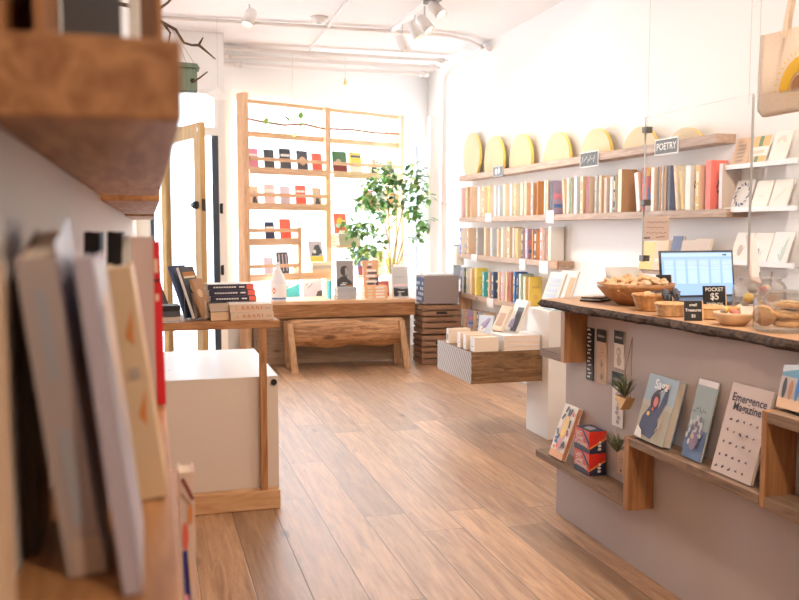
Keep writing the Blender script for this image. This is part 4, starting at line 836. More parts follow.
strip('long white bookmark with a black header, lowest of the hanging strips', 3.103, 3.02, .517, .735, .058, WHITE, [('d', .045+.01*math.sin(i*2), .02+.018*i, .012, .008, mat('lav_sketch', (.50, .47, .52), .8)) for i in range(8)]+[('l', .045, .01, .045, .15, .002, SK)])
# brass hanging air plants
BRASS = mat('brass', (.72, .45, .20), .35, .9)
AP = [mat('air_leaf_dark', (.10, .14, .07), .6), mat('air_leaf', (.25, .28, .16), .6)]
def airplant(label, y, z, zpeg, tri=True, n=34, R=.07):
    r = thing('air_plant', label, 'plant', T(1.718, y, z), 'air plants hanging on the counter front')
    if tri:
        b = MB(); b.prism([(-.04, .02), (.04, .02), (0, -.03)], -.02, .02, M=Matrix(((0, 0, 1, 0), (1, 0, 0, 0), (0, 1, 0, 0), (0, 0, 0, 1)))); b.build('brass_holder', BRASS, r)
        for s_ in (-1, 1): MB().tube([(0, s_*.038, .02), (.025, 0, zpeg-z)], .0012, m=None, n=5).build('cord', mat('cord_brown', (.25, .12, .08), .8), r)
    b = MB()
    for i in range(n):
        a = random.uniform(0, 2*PI); d_ = Vector((min(.12, math.cos(a)*.45-.15), math.sin(a)*.75, random.uniform(.4, 1.3))).normalized()
        L = random.uniform(.6, 1)*R; base = Vector((0, 0, .02 if tri else 0)); s_ = d_.cross(Vector((0, 0, 1))).normalized()*.0022
        P1 = base+d_*L*.6; P2 = base+d_*L+Vector((0, math.sin(a)*L*.3, -L*.12))
        m_ = random.choice(AP); b.face([base-s_, base+s_, P1+s_*.8, P1-s_*.8], m_); b.face([P1-s_*.8, P1+s_*.8, P2], m_)
    b.build('leaves', None, r); return r
airplant('spiky air plant in a brass triangle holder hanging from two cords', 2.925, .645, .889, True, 90, .13)
airplant('spiky air plant without a holder low behind the middle shelf end', 2.975, .44, .6, False, 70, .11)
r = MB().box(-.003, 0, -.06, 0, 0, .095).build('paper_tag', KR); r.matrix_world = Matrix.Translation((1.7685, 3.055, .335)); tag(r, 'small kraft paper tag hanging under the lower air plant', 'tag')
prints(r, Matrix(((0, 0, -1, -.003), (-1, 0, 0, 0), (0, 1, 0, 0), (0, 0, 0, 1))), [('l', .015, .06, .045, .062, .003, SK), ('l', .015, .045, .04, .046, .002, SK), ('d', .03, .015, .005, cm('black'))], 'printed_face')

# books on the counter-front shelves
def front(label, y, z, w, h, t, m, art, lean=16, x=None, rz=180, ms=None, pm=None, name='book'):
    x = x or 1.768 - math.sin(math.radians(lean))*h - t*math.cos(math.radians(lean))
    # local origin sits on the back cover, so the base stands forward of the counter by the lean
    return book(label, T(x+t*math.cos(math.radians(lean)), y, z+t*math.sin(math.radians(lean))*0+.001, rz, 0, -lean), t, h, w, m, ms, art=art, pm=pm, name=name)
OR_ = cm('peach'); 
art = [('r', 0, 0, .215, .035, mat('print_orange', (.80, .40, .18), .6)), ('r', .0, .035, .215, .27, cm('cream') if False else mat('print_cream', (.88, .82, .74), .6))]
art += [('d', .11, .15, .055, .075, mat('print_pink', (.82, .40, .38), .6)), ('d', .11, .16, .04, .055, mat('print_gold', (.86, .62, .20), .6)), ('d', .105, .12, .028, .02, cm('yellow'))]
for i, (u, v, du, dv, k_) in enumerate(((.03, .07, .04, .045, 'navy'), (.04, .11, -.025, .03, 'navy'), (.02, .10, .05, -.03, 'blue'), (.03, .19, .03, .03, 'charcoal'), (.06, .23, .02, .03, 'charcoal'), (.11, .25, .005, -.035, 'charcoal'), (.13, .22, .02, .035, 'charcoal'), (.17, .20, .01, -.04, 'charcoal'), (.17, .15, .02, -.03, 'maroon'), (.18, .24, .01, -.02, 'red'), (.14, .05, .03, .03, 'charcoal'), (.17, .09, .03, -.03, 'charcoal'), (.09, .05, .02, .03, 'red'), (.04, .05, .03, 0, 'red'))):
    art.append(('l', u, v, u+du, v+dv, .014, cm(k_)))
for j in range(5): art.append(('l', .12, .04, .12+.045*math.cos(j*.35+.3), .04+.045*math.sin(j*.35+.3), .006, mat('print_pink', (.82, .40, .38), .6)))
art = [tuple([it[0]]+[([tuple((p[0]*.56, p[1]*.87)) for p in v] if isinstance(v, list) else v*(.56 if k_ % 2 == 0 else .87) if isinstance(v, (int, float)) and not (it[0] == 'l' and k_ == 4) else v) for k_, v in enumerate(it[1:])]) for it in art]
front('slim illustrated book with an orange lower edge leaning on the lower counter shelf', 3.47, .304, .121, .235, .022, mat('print_cream', (.88, .82, .74), .6), art, lean=20, ms=mat('print_orange', (.80, .40, .18), .6), pm=mat('orange_edge', (.62, .36, .20), .7))
# red boxes
RED = mat('box_red', (.72, .035, .02), .4); RB2 = mat('box_rose', (.70, .14, .12), .45); NV2 = mat('box_navy', (.03, .04, .08), .45)
for i, zz in enumerate((.304, .3945)):
    r = MB().box(0, .076, -.128, 0, 0, .09, bev=.001).build('card_game_box', RED); r.matrix_world = T(1.680, 3.255, zz, 0); tag(r, ('lower', 'upper')[i]+' red and black card game box stacked on the lower counter shelf', 'box', 'red card game boxes')
    w = .128
    F = Matrix(((0, 0, -1, 0), (-1, 0, 0, 0), (0, 1, 0, 0), (0, 0, 0, 1)))
    prints(r, F, [('r', .001, .001, w-.001, .089, RB2), ('p', [(w*.5, .089), (w*.62, .089), (w-.001, .05), (w-.001, .03)], NV2), ('p', [(w*.3, .001), (w-.001, .001), (w-.001, .018), (w*.3, .03)], NV2), ('p', [(.001, .001), (w*.3, .001), (w*.3, .03), (.001, .022)], NV2),
       ('p', [(w*.55, .085), (w*.6, .085), (w*.92, .045), (w*.87, .045)], cm('blue')), ('t', 'LAST', .042, .070, .024, WHITE), ('t', 'GAME', .050, .050, .024, WHITE), ('t', 'STANDING', .062, .031, .021, WHITE)], 'front_print')
    F2 = Matrix(((1, 0, 0, 0), (0, 0, -1, -.128), (0, 1, 0, 0), (0, 0, 0, 1)))
    prints(r, F2, [('p', [(.001, .001), (.075, .001), (.075, .055), (.001, .018)], NV2), ('l', .0, .022, .075, .060, .007, mat('print_orange2', (.85, .32, .08), .5)), ('d', .045, .018, .008, .006, WHITE), ('d', .045, .032, .008, .006, WHITE), ('d', .047, .046, .006, .006, WHITE)], 'end_print')
    if i: prints(r, Matrix(((1, 0, 0, 0), (0, 1, 0, -.128), (0, 0, 1, .09), (0, 0, 0, 1))), [('r', .002, .002, .074, .126, NV2), ('p', [(.02, .03), (.06, .05), (.05, .10), (.015, .08)], cm('grey'))], 'top_print')
# picture book with a raised-arm figure
h, w = .235, .185
SKY = mat('cover sky', (.36, .47, .58), .5)
art = [('r', 0, 0, w, h*.55, mat('cover field', (.45, .42, .33), .6)), ('r', 0, h*.52, w, h*.6, mat('cover haze', (.50, .48, .42), .6)),
  ('p', [(.02, .02), (.10, .01), (.13, .05), (.11, .10), (.10, .14), (.07, .155), (.05, .12), (.02, .08), (.015, .05)], mat('cloak', (.06, .07, .15), .6)), ('p', [(.10, .10), (.125, .20), (.14, .20), (.145, .15), (.115, .08)], mat('cloak', (.06, .07, .15), .6)),
  ('d', .075, .145, .026, .034, mat('hood', (.06, .03, .05), .6)), ('d', .082, .142, .013, .019, mat('face_pink', (.72, .22, .20), .6)), ('l', .07, .175, .12, .205, .010, mat('hood', (.06, .03, .05), .6)), ('d', .13, .205, .010, cm('peach')), ('d', .055, .095, .010, .008, cm('gold')), ('d', .075, .115, .006, cm('red')),
  ('p', [(.0, .005), (.05, .002), (.04, .03), (.01, .045)], cm('white')), ('l', .12, .04, .15, .10, .004, cm('tan')), ('l', .13, .02, .155, .07, .003, cm('brown')),
  ('t', 'Saga', .095, .203, .048, mat('title_white', (.85, .86, .90), .5))]
front('thick blue picture book with a cloaked figure raising an arm, on the middle counter shelf', 2.790, .540, .185, .235, .030, SKY, art, lean=15, ms=cm('navy'), pm=mat('page_grey', (.62, .56, .48), .8))
h, w = .265, .105
art = [('r', 0, h-.02, w, h, mat('strip_white', (.80, .78, .82), .5)), ('r', 0, .10, w, h-.02, mat('grey_green', (.34, .42, .44), .5)), ('r', 0, .0, w, .10, mat('sea_blue', (.12, .20, .38), .5))]
for i in range(26):
    a = i*2.4; rr = .008*math.sqrt(i); art.append(('d', .05+rr*math.cos(a)*.95, .09+rr*math.sin(a)*1.3, .006, .010, mat('foam', (.60, .64, .68), .6) if i % 3 else mat('mauve_p', (.26, .20, .32), .6)))
art += [('d', .055, .06, .02, .03, mat('mauve_p', (.26, .20, .32), .6)), ('d', .045, .075, .009, cm('taupe'))]+[('l', .02+.015*i, .155+.01*(i % 3), .03+.015*i, .16+.01*(i % 2), .003, cm('charcoal')) for i in range(5)]
front('narrow grey-green book with a foaming blue wave, on the middle counter shelf', 2.525, .540, w, h, .006, mat('grey_green', (.34, .42, .44), .5), art, lean=14)
book('brown-grey book standing behind the foaming wave book', T(1.765, 2.40, .541, 180, 0, -9), .012, .245, .11, mat('cover_mushroom', (.32, .26, .24), .7))
h, w = .285, .19
IN = mat('ink', (.06, .05, .08), .6)
art = [('t', 'Emergence', .095, .240, .036, IN), ('t', 'Magazine', .095, .212, .036, IN)]
random.seed(21)
for r_ in range(5):
    for c_ in range(5 if r_ != 1 else 5):
        u, v = .035+.032*c_+.002*r_, .172-.037*r_+random.uniform(-.003, .003); s_ = random.uniform(.004, .0075)
        a = random.uniform(-.8, .8); art.append(('l', u-s_*math.cos(a), v-s_*math.sin(a)*.8, u+s_*math.cos(a), v+s_*math.sin(a)*.8, random.uniform(.003, .007), IN)); art.append(('d', u, v, s_*.55, s_*.4, IN))
        art.append(('l', u, v, u+s_*.6, v+s_, .0022, IN))
front('pale Emergence Magazine issue with rows of small black birds on the middle counter shelf', 2.345, .540, w, h, .010, mat('mag_pink', (.66, .56, .54), .6), art, lean=15)
h, w = .12, .17
art = [('r', 0, 0, w, .03, cm('peach')), ('r', 0, .03, w, .09, mat('mist', (.55, .50, .52), .6)), ('r', 0, .09, w, h, mat('print_sky', (.16, .38, .58), .5)), ('p', [(0, .10), (.08, .12), (.16, .10), (.2, .11), (.2, .13), (.1, .135), (0, .12)], cm('pale blue'))]
for i, (c_, hh) in enumerate((('charcoal', .055), ('brown', .05), ('blue', .065), ('red', .07), ('navy', .06), ('gold', .06), ('maroon', .055))): art.append(('d', .02+.026*i, .03+hh*.5, .008, hh*.55, cm(c_)))
front('small book with a row of coloured surfboard shapes on top of the box shelf', 2.082, .786, w, h, .04, mat('print_sky', (.16, .38, .58), .5), art, lean=12, ms=cm('navy'), pm=cm('navy'))

# ================================================================== things on the counter top
ZT = .986
WOODB = wood('bowl_wood', (.28, .12, .045), (.50, .26, .11), 'x', 1.2, .5)
def bowl(label, x, y, r0, r1, h, m, name='wooden_bowl', group=None, th=.008, mod=None):
    pr_ = [(0, 0), (r0, 0), (r0+(r1-r0)*.55, h*.35), (r1*.97, h*.8), (r1, h), (r1-th, h), (r1*.95-th, h*.8), (r0+(r1-r0)*.5-th, h*.35), (r0*.8, th), (0, th)]
    o = MB().lathe(pr_, m=m, n=40, mod=mod).build(name, m); o.matrix_world = Matrix.Translation((x, y, ZT)); return tag(o, label, 'bowl', group)
bowl('large wooden bowl heaped with pale crackers on the counter', 1.925, 3.215, .07, .158, .088, WOODB)
CRK = [mat('cracker_a', (.86, .62, .38), .8, var=.15, scale=60), mat('cracker_b', (.78, .52, .29), .8, var=.15, scale=60), mat('cracker_c', (.90, .72, .50), .8, var=.12, scale=60)]
random.seed(4)
for i in range(70):
    a = random.uniform(0, 2*PI); rr = .135*math.sqrt(random.random()); z = ZT+.066+.038*(1-(rr/.15)**2)+random.uniform(-.01, .012)
    b = MB(); b.box(-.020, .020, -.012, .012, -.006, .006, bev=.004)
    o = b.build('cracker', random.choice(CRK)); o.matrix_world = T(1.925+rr*math.cos(a), 3.215+rr*math.sin(a), z, random.uniform(0, 360), random.uniform(-40, 40), random.uniform(-40, 40))
    tag(o, 'one of the pale golden crackers heaped in the large wooden bowl', 'cracker', 'crackers in the large wooden bowl')
WICK = mat('wicker', (.52, .27, .11), .7, var=.3, scale=70, bump=.5); WICK2 = mat('wicker_light', (.66, .42, .22), .7, var=.25, scale=80, bump=.5)
def basket(label, x, y, r0, r1, h, m, n=44, rows=7, group=None):
    pr_ = []
    for i in range(rows*2+1):
        f = i/(rows*2); pr_.append((r0+(r1-r0)*f + (.0025 if i % 2 else 0), h*f))
    full = [(0, 0)]+pr_+[(r1-.006, h), (r0-.006, .006), (0, .006)]
    o = MB().lathe(full, m=m, n=n, mod=lambda i, j: .0018*(1 if (i+j//2) % 2 else -1) if 0 < i <= rows*2+1 else 0).build('woven_basket', m); o.matrix_world = Matrix.Translation((x, y, ZT)); tag(o, label, 'basket', group)
    b = MB(); b.lathe([(r1-.005, h-.003), (r1+.003, h-.003), (r1+.005, h+.003), (r1, h+.007), (r1-.006, h+.005), (r1-.005, h-.003)], n=n, mod=lambda i, j: .0012*math.sin(j*2.4)); b.build('rim', m, o); return o
basket('round brown woven basket right of the large cracker bowl', 1.838, 2.96, .048, .066, .058, WICK)
basket('small shallow woven basket in front, left of the small black tag', 1.79, 2.75, .042, .052, .042, WICK2, rows=4)
basket('round pale bamboo basket behind the small black tag', 1.868, 2.64, .046, .055, .038, mat('bamboo', (.72, .48, .25), .6, var=.12, scale=40), rows=3)
sg = thing('folded_sunglasses', 'dark sunglasses resting on the brown woven basket', 'sunglasses', T(1.875, 2.88, ZT+.066, 20, 8, 0))
for s_ in (-1, 1):
    MB().lathe([(0, -.002), (.022, -.002), (.025, 0), (.022, .002), (0, .002)], n=20, M=Matrix.Translation((s_*.03, 0, 0)) @ Matrix.Rotation(math.radians(65), 4, 'X')).build('lens', mat('dark_lens', (.02, .02, .03), .1, coat=.5), sg)
    MB().tube([(s_*.055, 0, .008), (s_*.04, .06, .0), (-s_*.02, .075, -.002)], .0025, n=6).build('temple', BLACKM, sg)
MB().tube([(-.012, 0, .006), (0, -.004, .011), (.012, 0, .006)], .002, n=6).build('bridge', BLACKM, sg)
for i, (dx, dy, m_) in enumerate(((0, .02, 0), (-.03, -.02, 1), (.035, -.005, 2), (.01, .04, 2))):
    b = MB(); b.blob((0, 0, 0), .018, None, sub=2, jit=.12, sc=(1.2, .8, .5)); o = b.build('shell', CRK[m_]); o.matrix_world = T(1.842+dx, 2.965+dy-.01, ZT+.062, 40*i); tag(o, 'pale shell-like piece lying in the brown woven basket', 'shell', 'pale pieces in the brown woven basket')
# chalk signs
def board(label, x, y, rz, w, h, lines, t=.006, lean=8):
    r = MB().box(-w/2, w/2, 0, t, 0, h, bev=.001).build('price_sign', BLACKM); r.matrix_world = T(x, y, ZT, rz, -lean, 0); tag(r, label, 'sign')
    MB().box(w/2, w/2+.004, -.001, t+.004, 0, h, m=None).build('wood_edge', PALEZ, r)
    prints(r, Matrix(((1, 0, 0, 0), (0, 0, -1, 0), (0, 1, 0, 0), (0, 0, 0, 1))), [('t', s_, 0, v, sz, CHW) for s_, v, sz in lines], 'chalk_lettering'); return r
board('black chalk sign reading POCKET $5 FRIENDS behind the small bowls', 2.135, 2.975, -8, .092, .088, [('POCKET', .073, .020), ('$5', .045, .036), ('FRIENDS', .014, .018)])
board('small black chalk tag with three short lines of white writing at the counter edge', 1.772, 2.585, -16, .060, .068, [('small', .054, .013), ('Treasures', .036, .0135), ('$2', .016, .014)])
# card propped behind
PALEBOWL = mat('pale_bowl', (.74, .54, .36), .55, var=.08, scale=25)
bowl('pale wooden bowl with small knitted toys at the front of the counter', 1.822, 2.44, .036, .064, .042, PALEBOWL, th=.006)
bowl('second pale wooden bowl standing behind the knitted toys and beside the jar', 1.96, 2.60, .036, .055, .036, PALEBOWL, th=.006)
TC = [mat('felt_orange', (.66, .36, .14), .95, bump=.4, scale=200), mat('felt_grey', (.34, .32, .30), .95, bump=.4, scale=200), mat('felt_red', (.50, .20, .18), .95), mat('felt_cream', (.80, .68, .52), .95), mat('felt_yellow', (.85, .60, .18), .95)]
for i, (dx, dy, dz, c_, word) in enumerate(((-.035, .02, .05, 1, 'grey'), (0, .0, .058, 0, 'orange'), (.03, .025, .056, 3, 'cream'), (.025, -.03, .05, 4, 'yellow'), (-.02, -.035, .05, 2, 'red'))):
    r = thing('knitted_toy', 'tiny %s knitted finger toy lying in the front pale bowl' % word, 'toy', T(1.822+dx*.75, 2.44+dy*.75, ZT+dz*.85, 50*i, 60, 0), 'knitted toys in the pale bowl')
    MB().blob((0, 0, 0), .011, None, sub=2, sc=(1, 1, 1.5)).build('body', TC[c_], r); MB().blob((0, 0, .019), .009, None, sub=2).build('head', TC[(c_+3) % 5], r)
b = MB(); b.box(-.025, .025, 0, .002, 0, .03); o = b.build('gift_tag', CARDW); o.matrix_world = T(1.838, 2.385, ZT+.036, -15, -15, 0); tag(o, 'blank cream card tucked in the front pale bowl beside the toys', 'card')
# jars with cookies
JG = glassm('jar_glass', (.95, .95, .94), .34, .05); JE = mat('jar_rim', (.75, .72, .70), .1, coat=.5)
def jar(label, x, y, R, h):
    r = thing('glass_jar', label, 'jar', T(x, y, ZT), None)
    MB().lathe([(0, 0), (R*.92, 0), (R, .012), (R, h*.72), (R*.88, h*.86), (R*.78, h*.9), (R*.78, h*.94)], n=48).build('jar_body', JG, r)
    MB().lathe([(R*.78, h*.93), (R*.82, h*.94), (R*.82, h*.955), (R*.78, h*.96)], n=48).build('neck_ring', glassm('ring_glass', (.9, .9, .9), .35), r)
    MB().lathe([(R*.84, h*.962), (R*.86, h*.985), (R*.5, h*1.0), (0, h*1.02)], n=48).build('lid', JG, r); return r
def cookie(label, x, y, z, R, rx=0, ry=0, rz=0, group=None):
    b = MB(); b.lathe([(0, -.008), (R*.92, -.008), (R, -.003), (R, .003), (R*.92, .008), (0, .009)], n=48, mod=lambda i, j: (.0016 if j % 3 == 0 else 0) if i in (1, 2, 3, 4) else 0)
    o = b.build('cookie', mat('cookie', (.74, .46, .22), .85, var=.2, scale=70, bump=.3)); o.matrix_world = T(x, y, z, rz, rx, ry); tag(o, label, 'cookie', group or 'cookies in the front glass jar')
    MB().lathe([(0, .0075), (R*.72, .009), (R*.7, .014), (0, .016)], n=32).build('filling', mat('icing', (.82, .66, .42), .7, var=.1, scale=80), o); return o
jx, jy = 1.868, 2.262
jar('front glass jar of round cookies at the edge of the counter', jx, jy, .088, .125)
cookie('round cookie lying lowest in the front glass jar', jx+.015, jy-.01, ZT+.022, .045)
cookie('round cookie second from the bottom in the front glass jar', jx+.008, jy-.006, ZT+.050, .045, 3)
cookie('round cookie third from the bottom in the front glass jar', jx+.016, jy-.01, ZT+.078, .045, 0, 5)
cookie('cookie standing tilted on the left side of the front glass jar', jx-.055, jy+.02, ZT+.046, .034, 0, 70, 30)
jar('rear glass jar with mixed small toys behind the chalk sign', 2.20, 2.80, .095, .130)
random.seed(8)
for i in range(9):
    a = i*2.4; rr = .02+.045*((i*37 % 10)/10); o = MB().blob((0, 0, 0), .02, None, sub=2, jit=.1, sc=(1, .8, .9)).build('felt_ball', TC[i % 5]); o.matrix_world = T(2.20+rr*math.cos(a), 2.80+rr*math.sin(a), ZT+.024+.03*(i//3), 30*i)
    tag(o, '%s felt ball in the rear glass jar, %s layer' % (('orange', 'grey', 'red', 'cream', 'yellow')[i % 5], ('bottom', 'middle', 'top')[i//3]), 'felt ball', 'felt balls in the rear glass jar')
jar('lower glass jar between the rear jar and the front cookie jar', 2.06, 2.46, .085, .105)
for i in range(5):
    o = MB().blob((0, 0, 0), .022, None, sub=2, jit=.1, sc=(1, .8, .9)).build('felt_ball', TC[(i+2) % 5]); o.matrix_world = T(2.06+.035*math.cos(i*1.26), 2.46+.035*math.sin(i*1.26), ZT+.026, 30*i)
    tag(o, '%s felt ball in the lower middle glass jar' % ('red', 'cream', 'yellow', 'orange', 'grey')[i], 'felt ball', 'felt balls in the middle glass jar')
# jar right of front, mostly outside the frame
jar('glass jar cut off by the right edge of the picture', 1.92, 1.98, .08, .13)
cookie('yellow cookie in the jar at the right edge of the picture', 1.915, 1.985, ZT+.03, .05, group='cookie in the right edge jar')
# laptop
lp = thing('laptop', 'open laptop with a bright blue spreadsheet screen on the counter', 'laptop', T(2.30, 3.32, ZT+.001))
MB().box(-.19, .19, -.24, 0, 0, .014, bev=.003).build('base', mat('dark_alu', (.10, .10, .11), .4, .5), lp)
Ms = Matrix.Translation((0, 0, .012)) @ Matrix.Rotation(math.radians(-8), 4, 'X')
MB().box(-.185, .185, 0, .008, 0, .205, bev=.002, M=Ms).build('screen_lid', mat('screen_bezel', (.03, .03, .035), .3), lp)
SCR = mat('screen_lit', (.1, .15, .3), .2, emit=(.34, .55, .86), estr=.85)
SCR2 = mat('screen_lit_pale', (.1, .15, .3), .2, emit=(.55, .72, .95), estr=.85)
F = Ms @ Matrix(((1, 0, 0, 0), (0, 0, -1, 0), (0, 1, 0, 0), (0, 0, 0, 1)))
prints(lp, F, [('r', -.176, .01, .176, .196, SCR), ('r', -.176, .178, .176, .192, SCR2), ('r', .13, .182, .15, .188, BLACKM)]+[('r', -.165+.058*i, .06, -.165+.058*i+.046, .165, SCR2) for i in range(6)]+[('r', -.176, .12+.02*j, .176, .1215+.02*j, SCR) for j in range(3)], 'screen_image')
# dark sign between bowl and screen
board('small black card with faint writing standing behind the cracker bowl', 2.07, 3.22, 0, .068, .12, [('ask', .095, .016), ('me', .075, .016)])
# wrapped crackers by the bowl, black leaflets, white papers
for i in range(4): tag(MB().box(-.07, .07, -.045, .045, 0, .006, bev=.001).build('leaflet', (BLACKM, cm('grey'), BLACKM, cm('white'))[i]), '%s leaflet in the low pile left of the cracker bowl' % ('bottom black', 'grey second', 'black third', 'topmost pale')[i], 'leaflet', 'leaflets left of the bowl').matrix_world = T(1.86, 3.42, ZT+.0065*i, 35+4*i)
fc = thing('card_rack', 'white wire stand of pale cards behind the cracker bowl', 'card stand', T(2.02, 3.42, ZT))
MB().box(-.09, .09, -.03, .06, 0, .012).build('base', WHITE, fc)
for i in range(5): MB().box(-.08, .08, 0, .002, 0, .10+.008*i, M=T(0, -.02+.016*i, .012, 0, -14)).build('card_sheet', CARDW if i % 2 else WHITE, fc)
# clear glass screen on the counter
def pane(label, y0, y1, z0, z1):
    r = MB().box(1.897, 1.903, y1, y0, z0, z1).build('glass_screen', GLASS); tag(r, label, 'glass screen')
    for ya, yb in ((y0-.0012, y0), (y1, y1+.0012)): MB().box(1.8965, 1.9035, ya, yb, z0, z1).build('polished_edge', GEDGE, r)
    return r
g1 = pane('clear glass screen hanging above the counter, farther pane with the taped note', 3.125, 2.478, 1.165, 1.735)
g2 = pane('clear glass screen hanging above the counter, nearer pane beside the canvas bag', 2.4765, 1.2, 1.165, 1.725)
for g_, ya, yb in ((g1, 3.11, 2.50), (g2, 2.455, 1.22)):
    for y_ in (ya, yb): MB().tube([(1.9, y_, 1.70), (1.9, y_, 2.979)], .0007, n=5).build('hanging_wire', WIRE, g_)
for z in (1.685, 1.40, 1.18): MB().box(1.885, 1.915, 3.095, 3.128, z-.012, z+.012, bev=.003).build('clip', mat('clip_dark', (.15, .14, .13), .3, .8), g1)
r = plate('handwritten_note', 'cream handwritten note taped to the far edge of the glass screen', 'note', 3.113, 2.935, 1.252, 1.345, x=1.8965, th=.001, m=mat('note_cream', (.84, .68, .56), .8), items=[('l', .03+.021*i, .070-.0205*j, .044+.021*i, .0725-.0205*j-(i % 2)*.004, .0024, mat('brown_ink', (.40, .18, .10), .8)) for j in range(3) for i in range(7-(j % 2))]+[('l', .10, .012, .16, .015, .003, mat('brown_ink', (.40, .18, .10), .8)), ('l', .012, .008, .06, .010, .005, IN)])
# tilted pinkish tablet on a stand, glass dropper bottle, pen pot
ts = thing('payment_tablet', 'tilted pinkish tablet on a slim metal stand behind the glass jars', 'tablet', T(2.345, 2.93, ZT))
MB().box(-.04, .04, -.04, .04, 0, .02, bev=.004).build('stand_foot', METAL, ts)
MB().box(-.028, .028, -.006, .006, 0, .205, bev=.003, M=T(-.045, .02, .10, 20, -22, 20)).build('tablet_slab', mat('tablet_back', (.74, .62, .58), .4), ts)
MB().tube([(.0, .0, .015), (.03, .02, .14)], .004, n=8).build('strut', METAL, ts)
MB().tube([(.0, .03, .015), (-.02, .03, .14)], .004, n=8).build('strut', METAL, ts)
db = thing('dropper_bottle', 'small clear bottle with a white cap beside the tablet stand', 'bottle', T(2.12, 2.36, ZT))
MB().lathe([(0, 0), (.022, 0), (.024, .01), (.024, .09), (.012, .115), (.012, .125)], n=24).build('bottle_glass', JG, db); MB().lathe([(0, .12), (.014, .12), (.014, .14), (.008, .15), (.011, .16), (.007, .17), (0, .172)], n=20).build('cap', WHITE, db)
MB().lathe([(.0245, .06), (.0246, .085)], n=24).build('label_band', cm('grey'), db)
pp_ = thing('pen_pot', 'dark pot of pens at the right edge of the counter', 'pen pot', T(2.18, 2.24, ZT))
MB().lathe([(0, 0), (.033, 0), (.036, .095), (.032, .095), (.03, .006), (0, .006)], n=24).build('pot', cm('brown'), pp_)
for i in range(4): MB().tube([(0, .0, .01), (.018*math.cos(i*1.7), .018*math.sin(i*1.7), .13+.008*i)], .0035, n=8).build('pen', (BLACKM, cm('maroon'), cm('navy'), BLACKM)[i], pp_)

# ================================================================== low white cabinet and slim table on the left
cb = thing('white_cabinet', 'low white cabinet with a dark round hole in its upper corner, behind the slim table', 'cabinet')
CABW = mat('cabinet_shaded_white', (.70, .60, .52), .5)  # white paint with the warm shade of the front mixed into the colour
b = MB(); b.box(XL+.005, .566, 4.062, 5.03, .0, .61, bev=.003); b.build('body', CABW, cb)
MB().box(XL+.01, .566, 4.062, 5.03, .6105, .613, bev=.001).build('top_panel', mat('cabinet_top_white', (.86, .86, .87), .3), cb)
MB().tube([(.545, 4.050, .585), (.545, 4.0605, .585)], .014, n=18).build('hole', BLACKM, cb)
b = MB(); b.tube([(.08, 4.35, .6135), (.08, 4.35, .6145)], .006, n=10); b.build('screw_cap', METAL, cb)
tt = thing('slim_table', 'slim wooden table with a round-edged top, thin leg and floor rail against the left wall', 'table')
MB().box(XL+.005, .568, 4.0, 4.40, .845, .880, bev=.005).build('tabletop', OAKX, tt)
MB().box(.475, .507, 4.005, 4.037, .089, .845, bev=.003).build('leg', OAKZ, tt)
MB().box(XL+.006, .563, 4.0, 4.058, .001, .089, bev=.003).build('floor_rail', wood('rail_wood', (.50, .26, .12), (.70, .44, .24), 'x', .7, .5), tt)
MB().box(XL+.006, XL+.04, 4.005, 4.037, .089, .845).build('leg', OAKZ, tt)
MB().box(XL+.001, XL+.03, 4.33, 4.36, .60+.014, .845).build('leg', OAKZ, tt)
SPT = mat('spine_tan', (.74, .56, .42), .6)
for i in range(2):
    w = .195
    book(('lower', 'upper')[i]+' thick cream book with a red-brown spine title at the front of the slim table', flat(.545-.004*i, 4.03+.006*i, .881+.0365*i), .036 if i else .035, w, .14, cm('white'), SPT, group='cream spined books on the slim table',
         sart=[('t', 'ANNALS', .018, .085, .022, mat('title_rust', (.50, .14, .06), .6), -90)] if False else [('l', .012, .05+.011*j, .026, .055+.011*j+(.004 if j % 2 else -.003), .003, mat('title_rust', (.50, .14, .06), .6)) for j in range(9)]+[('r', .014, .01, .022, .035, cm('taupe')), ('l', .01, .165, .024, .165, .002, cm('brown'))])
for i in range(2):
    book(('lower', 'upper')[i]+' dark-spined book left of the cream books, its end turned to the room', flat(.348-.003*i, 4.06, .881+.04*i, 8), .038, .085, .13, BLACKM, cm('tan') if i == 0 else cm('taupe'), group='black ended books on the slim table')
for i in range(3):
    book(('bottom', 'middle', 'top')[i]+' navy-spined book with a red end in the rear pile on the slim table', flat(.487-.006*i, 4.20, .955+.0275*i-.0, 3), .026, .215, .15, cm('white'), mat('spine_navy', (.035, .03, .07), .5), group='navy spined books on the slim table',
         sart=[('r', .001, .0, .025, .035, cm('red')), ('r', .009, .045, .016, .07, cm('white'))]+[('r', .009, .085+.012*j, .016, .094+.012*j, cm('white')) for j in range(9)])
for i in range(2):
    book(('lower', 'upper')[i]+' taupe book hidden under the navy-spined pile', flat(.487, 4.21, .881+.037*i, 2), .036, .215, .15, cm('taupe'), group='taupe books under the navy pile', cat='book')
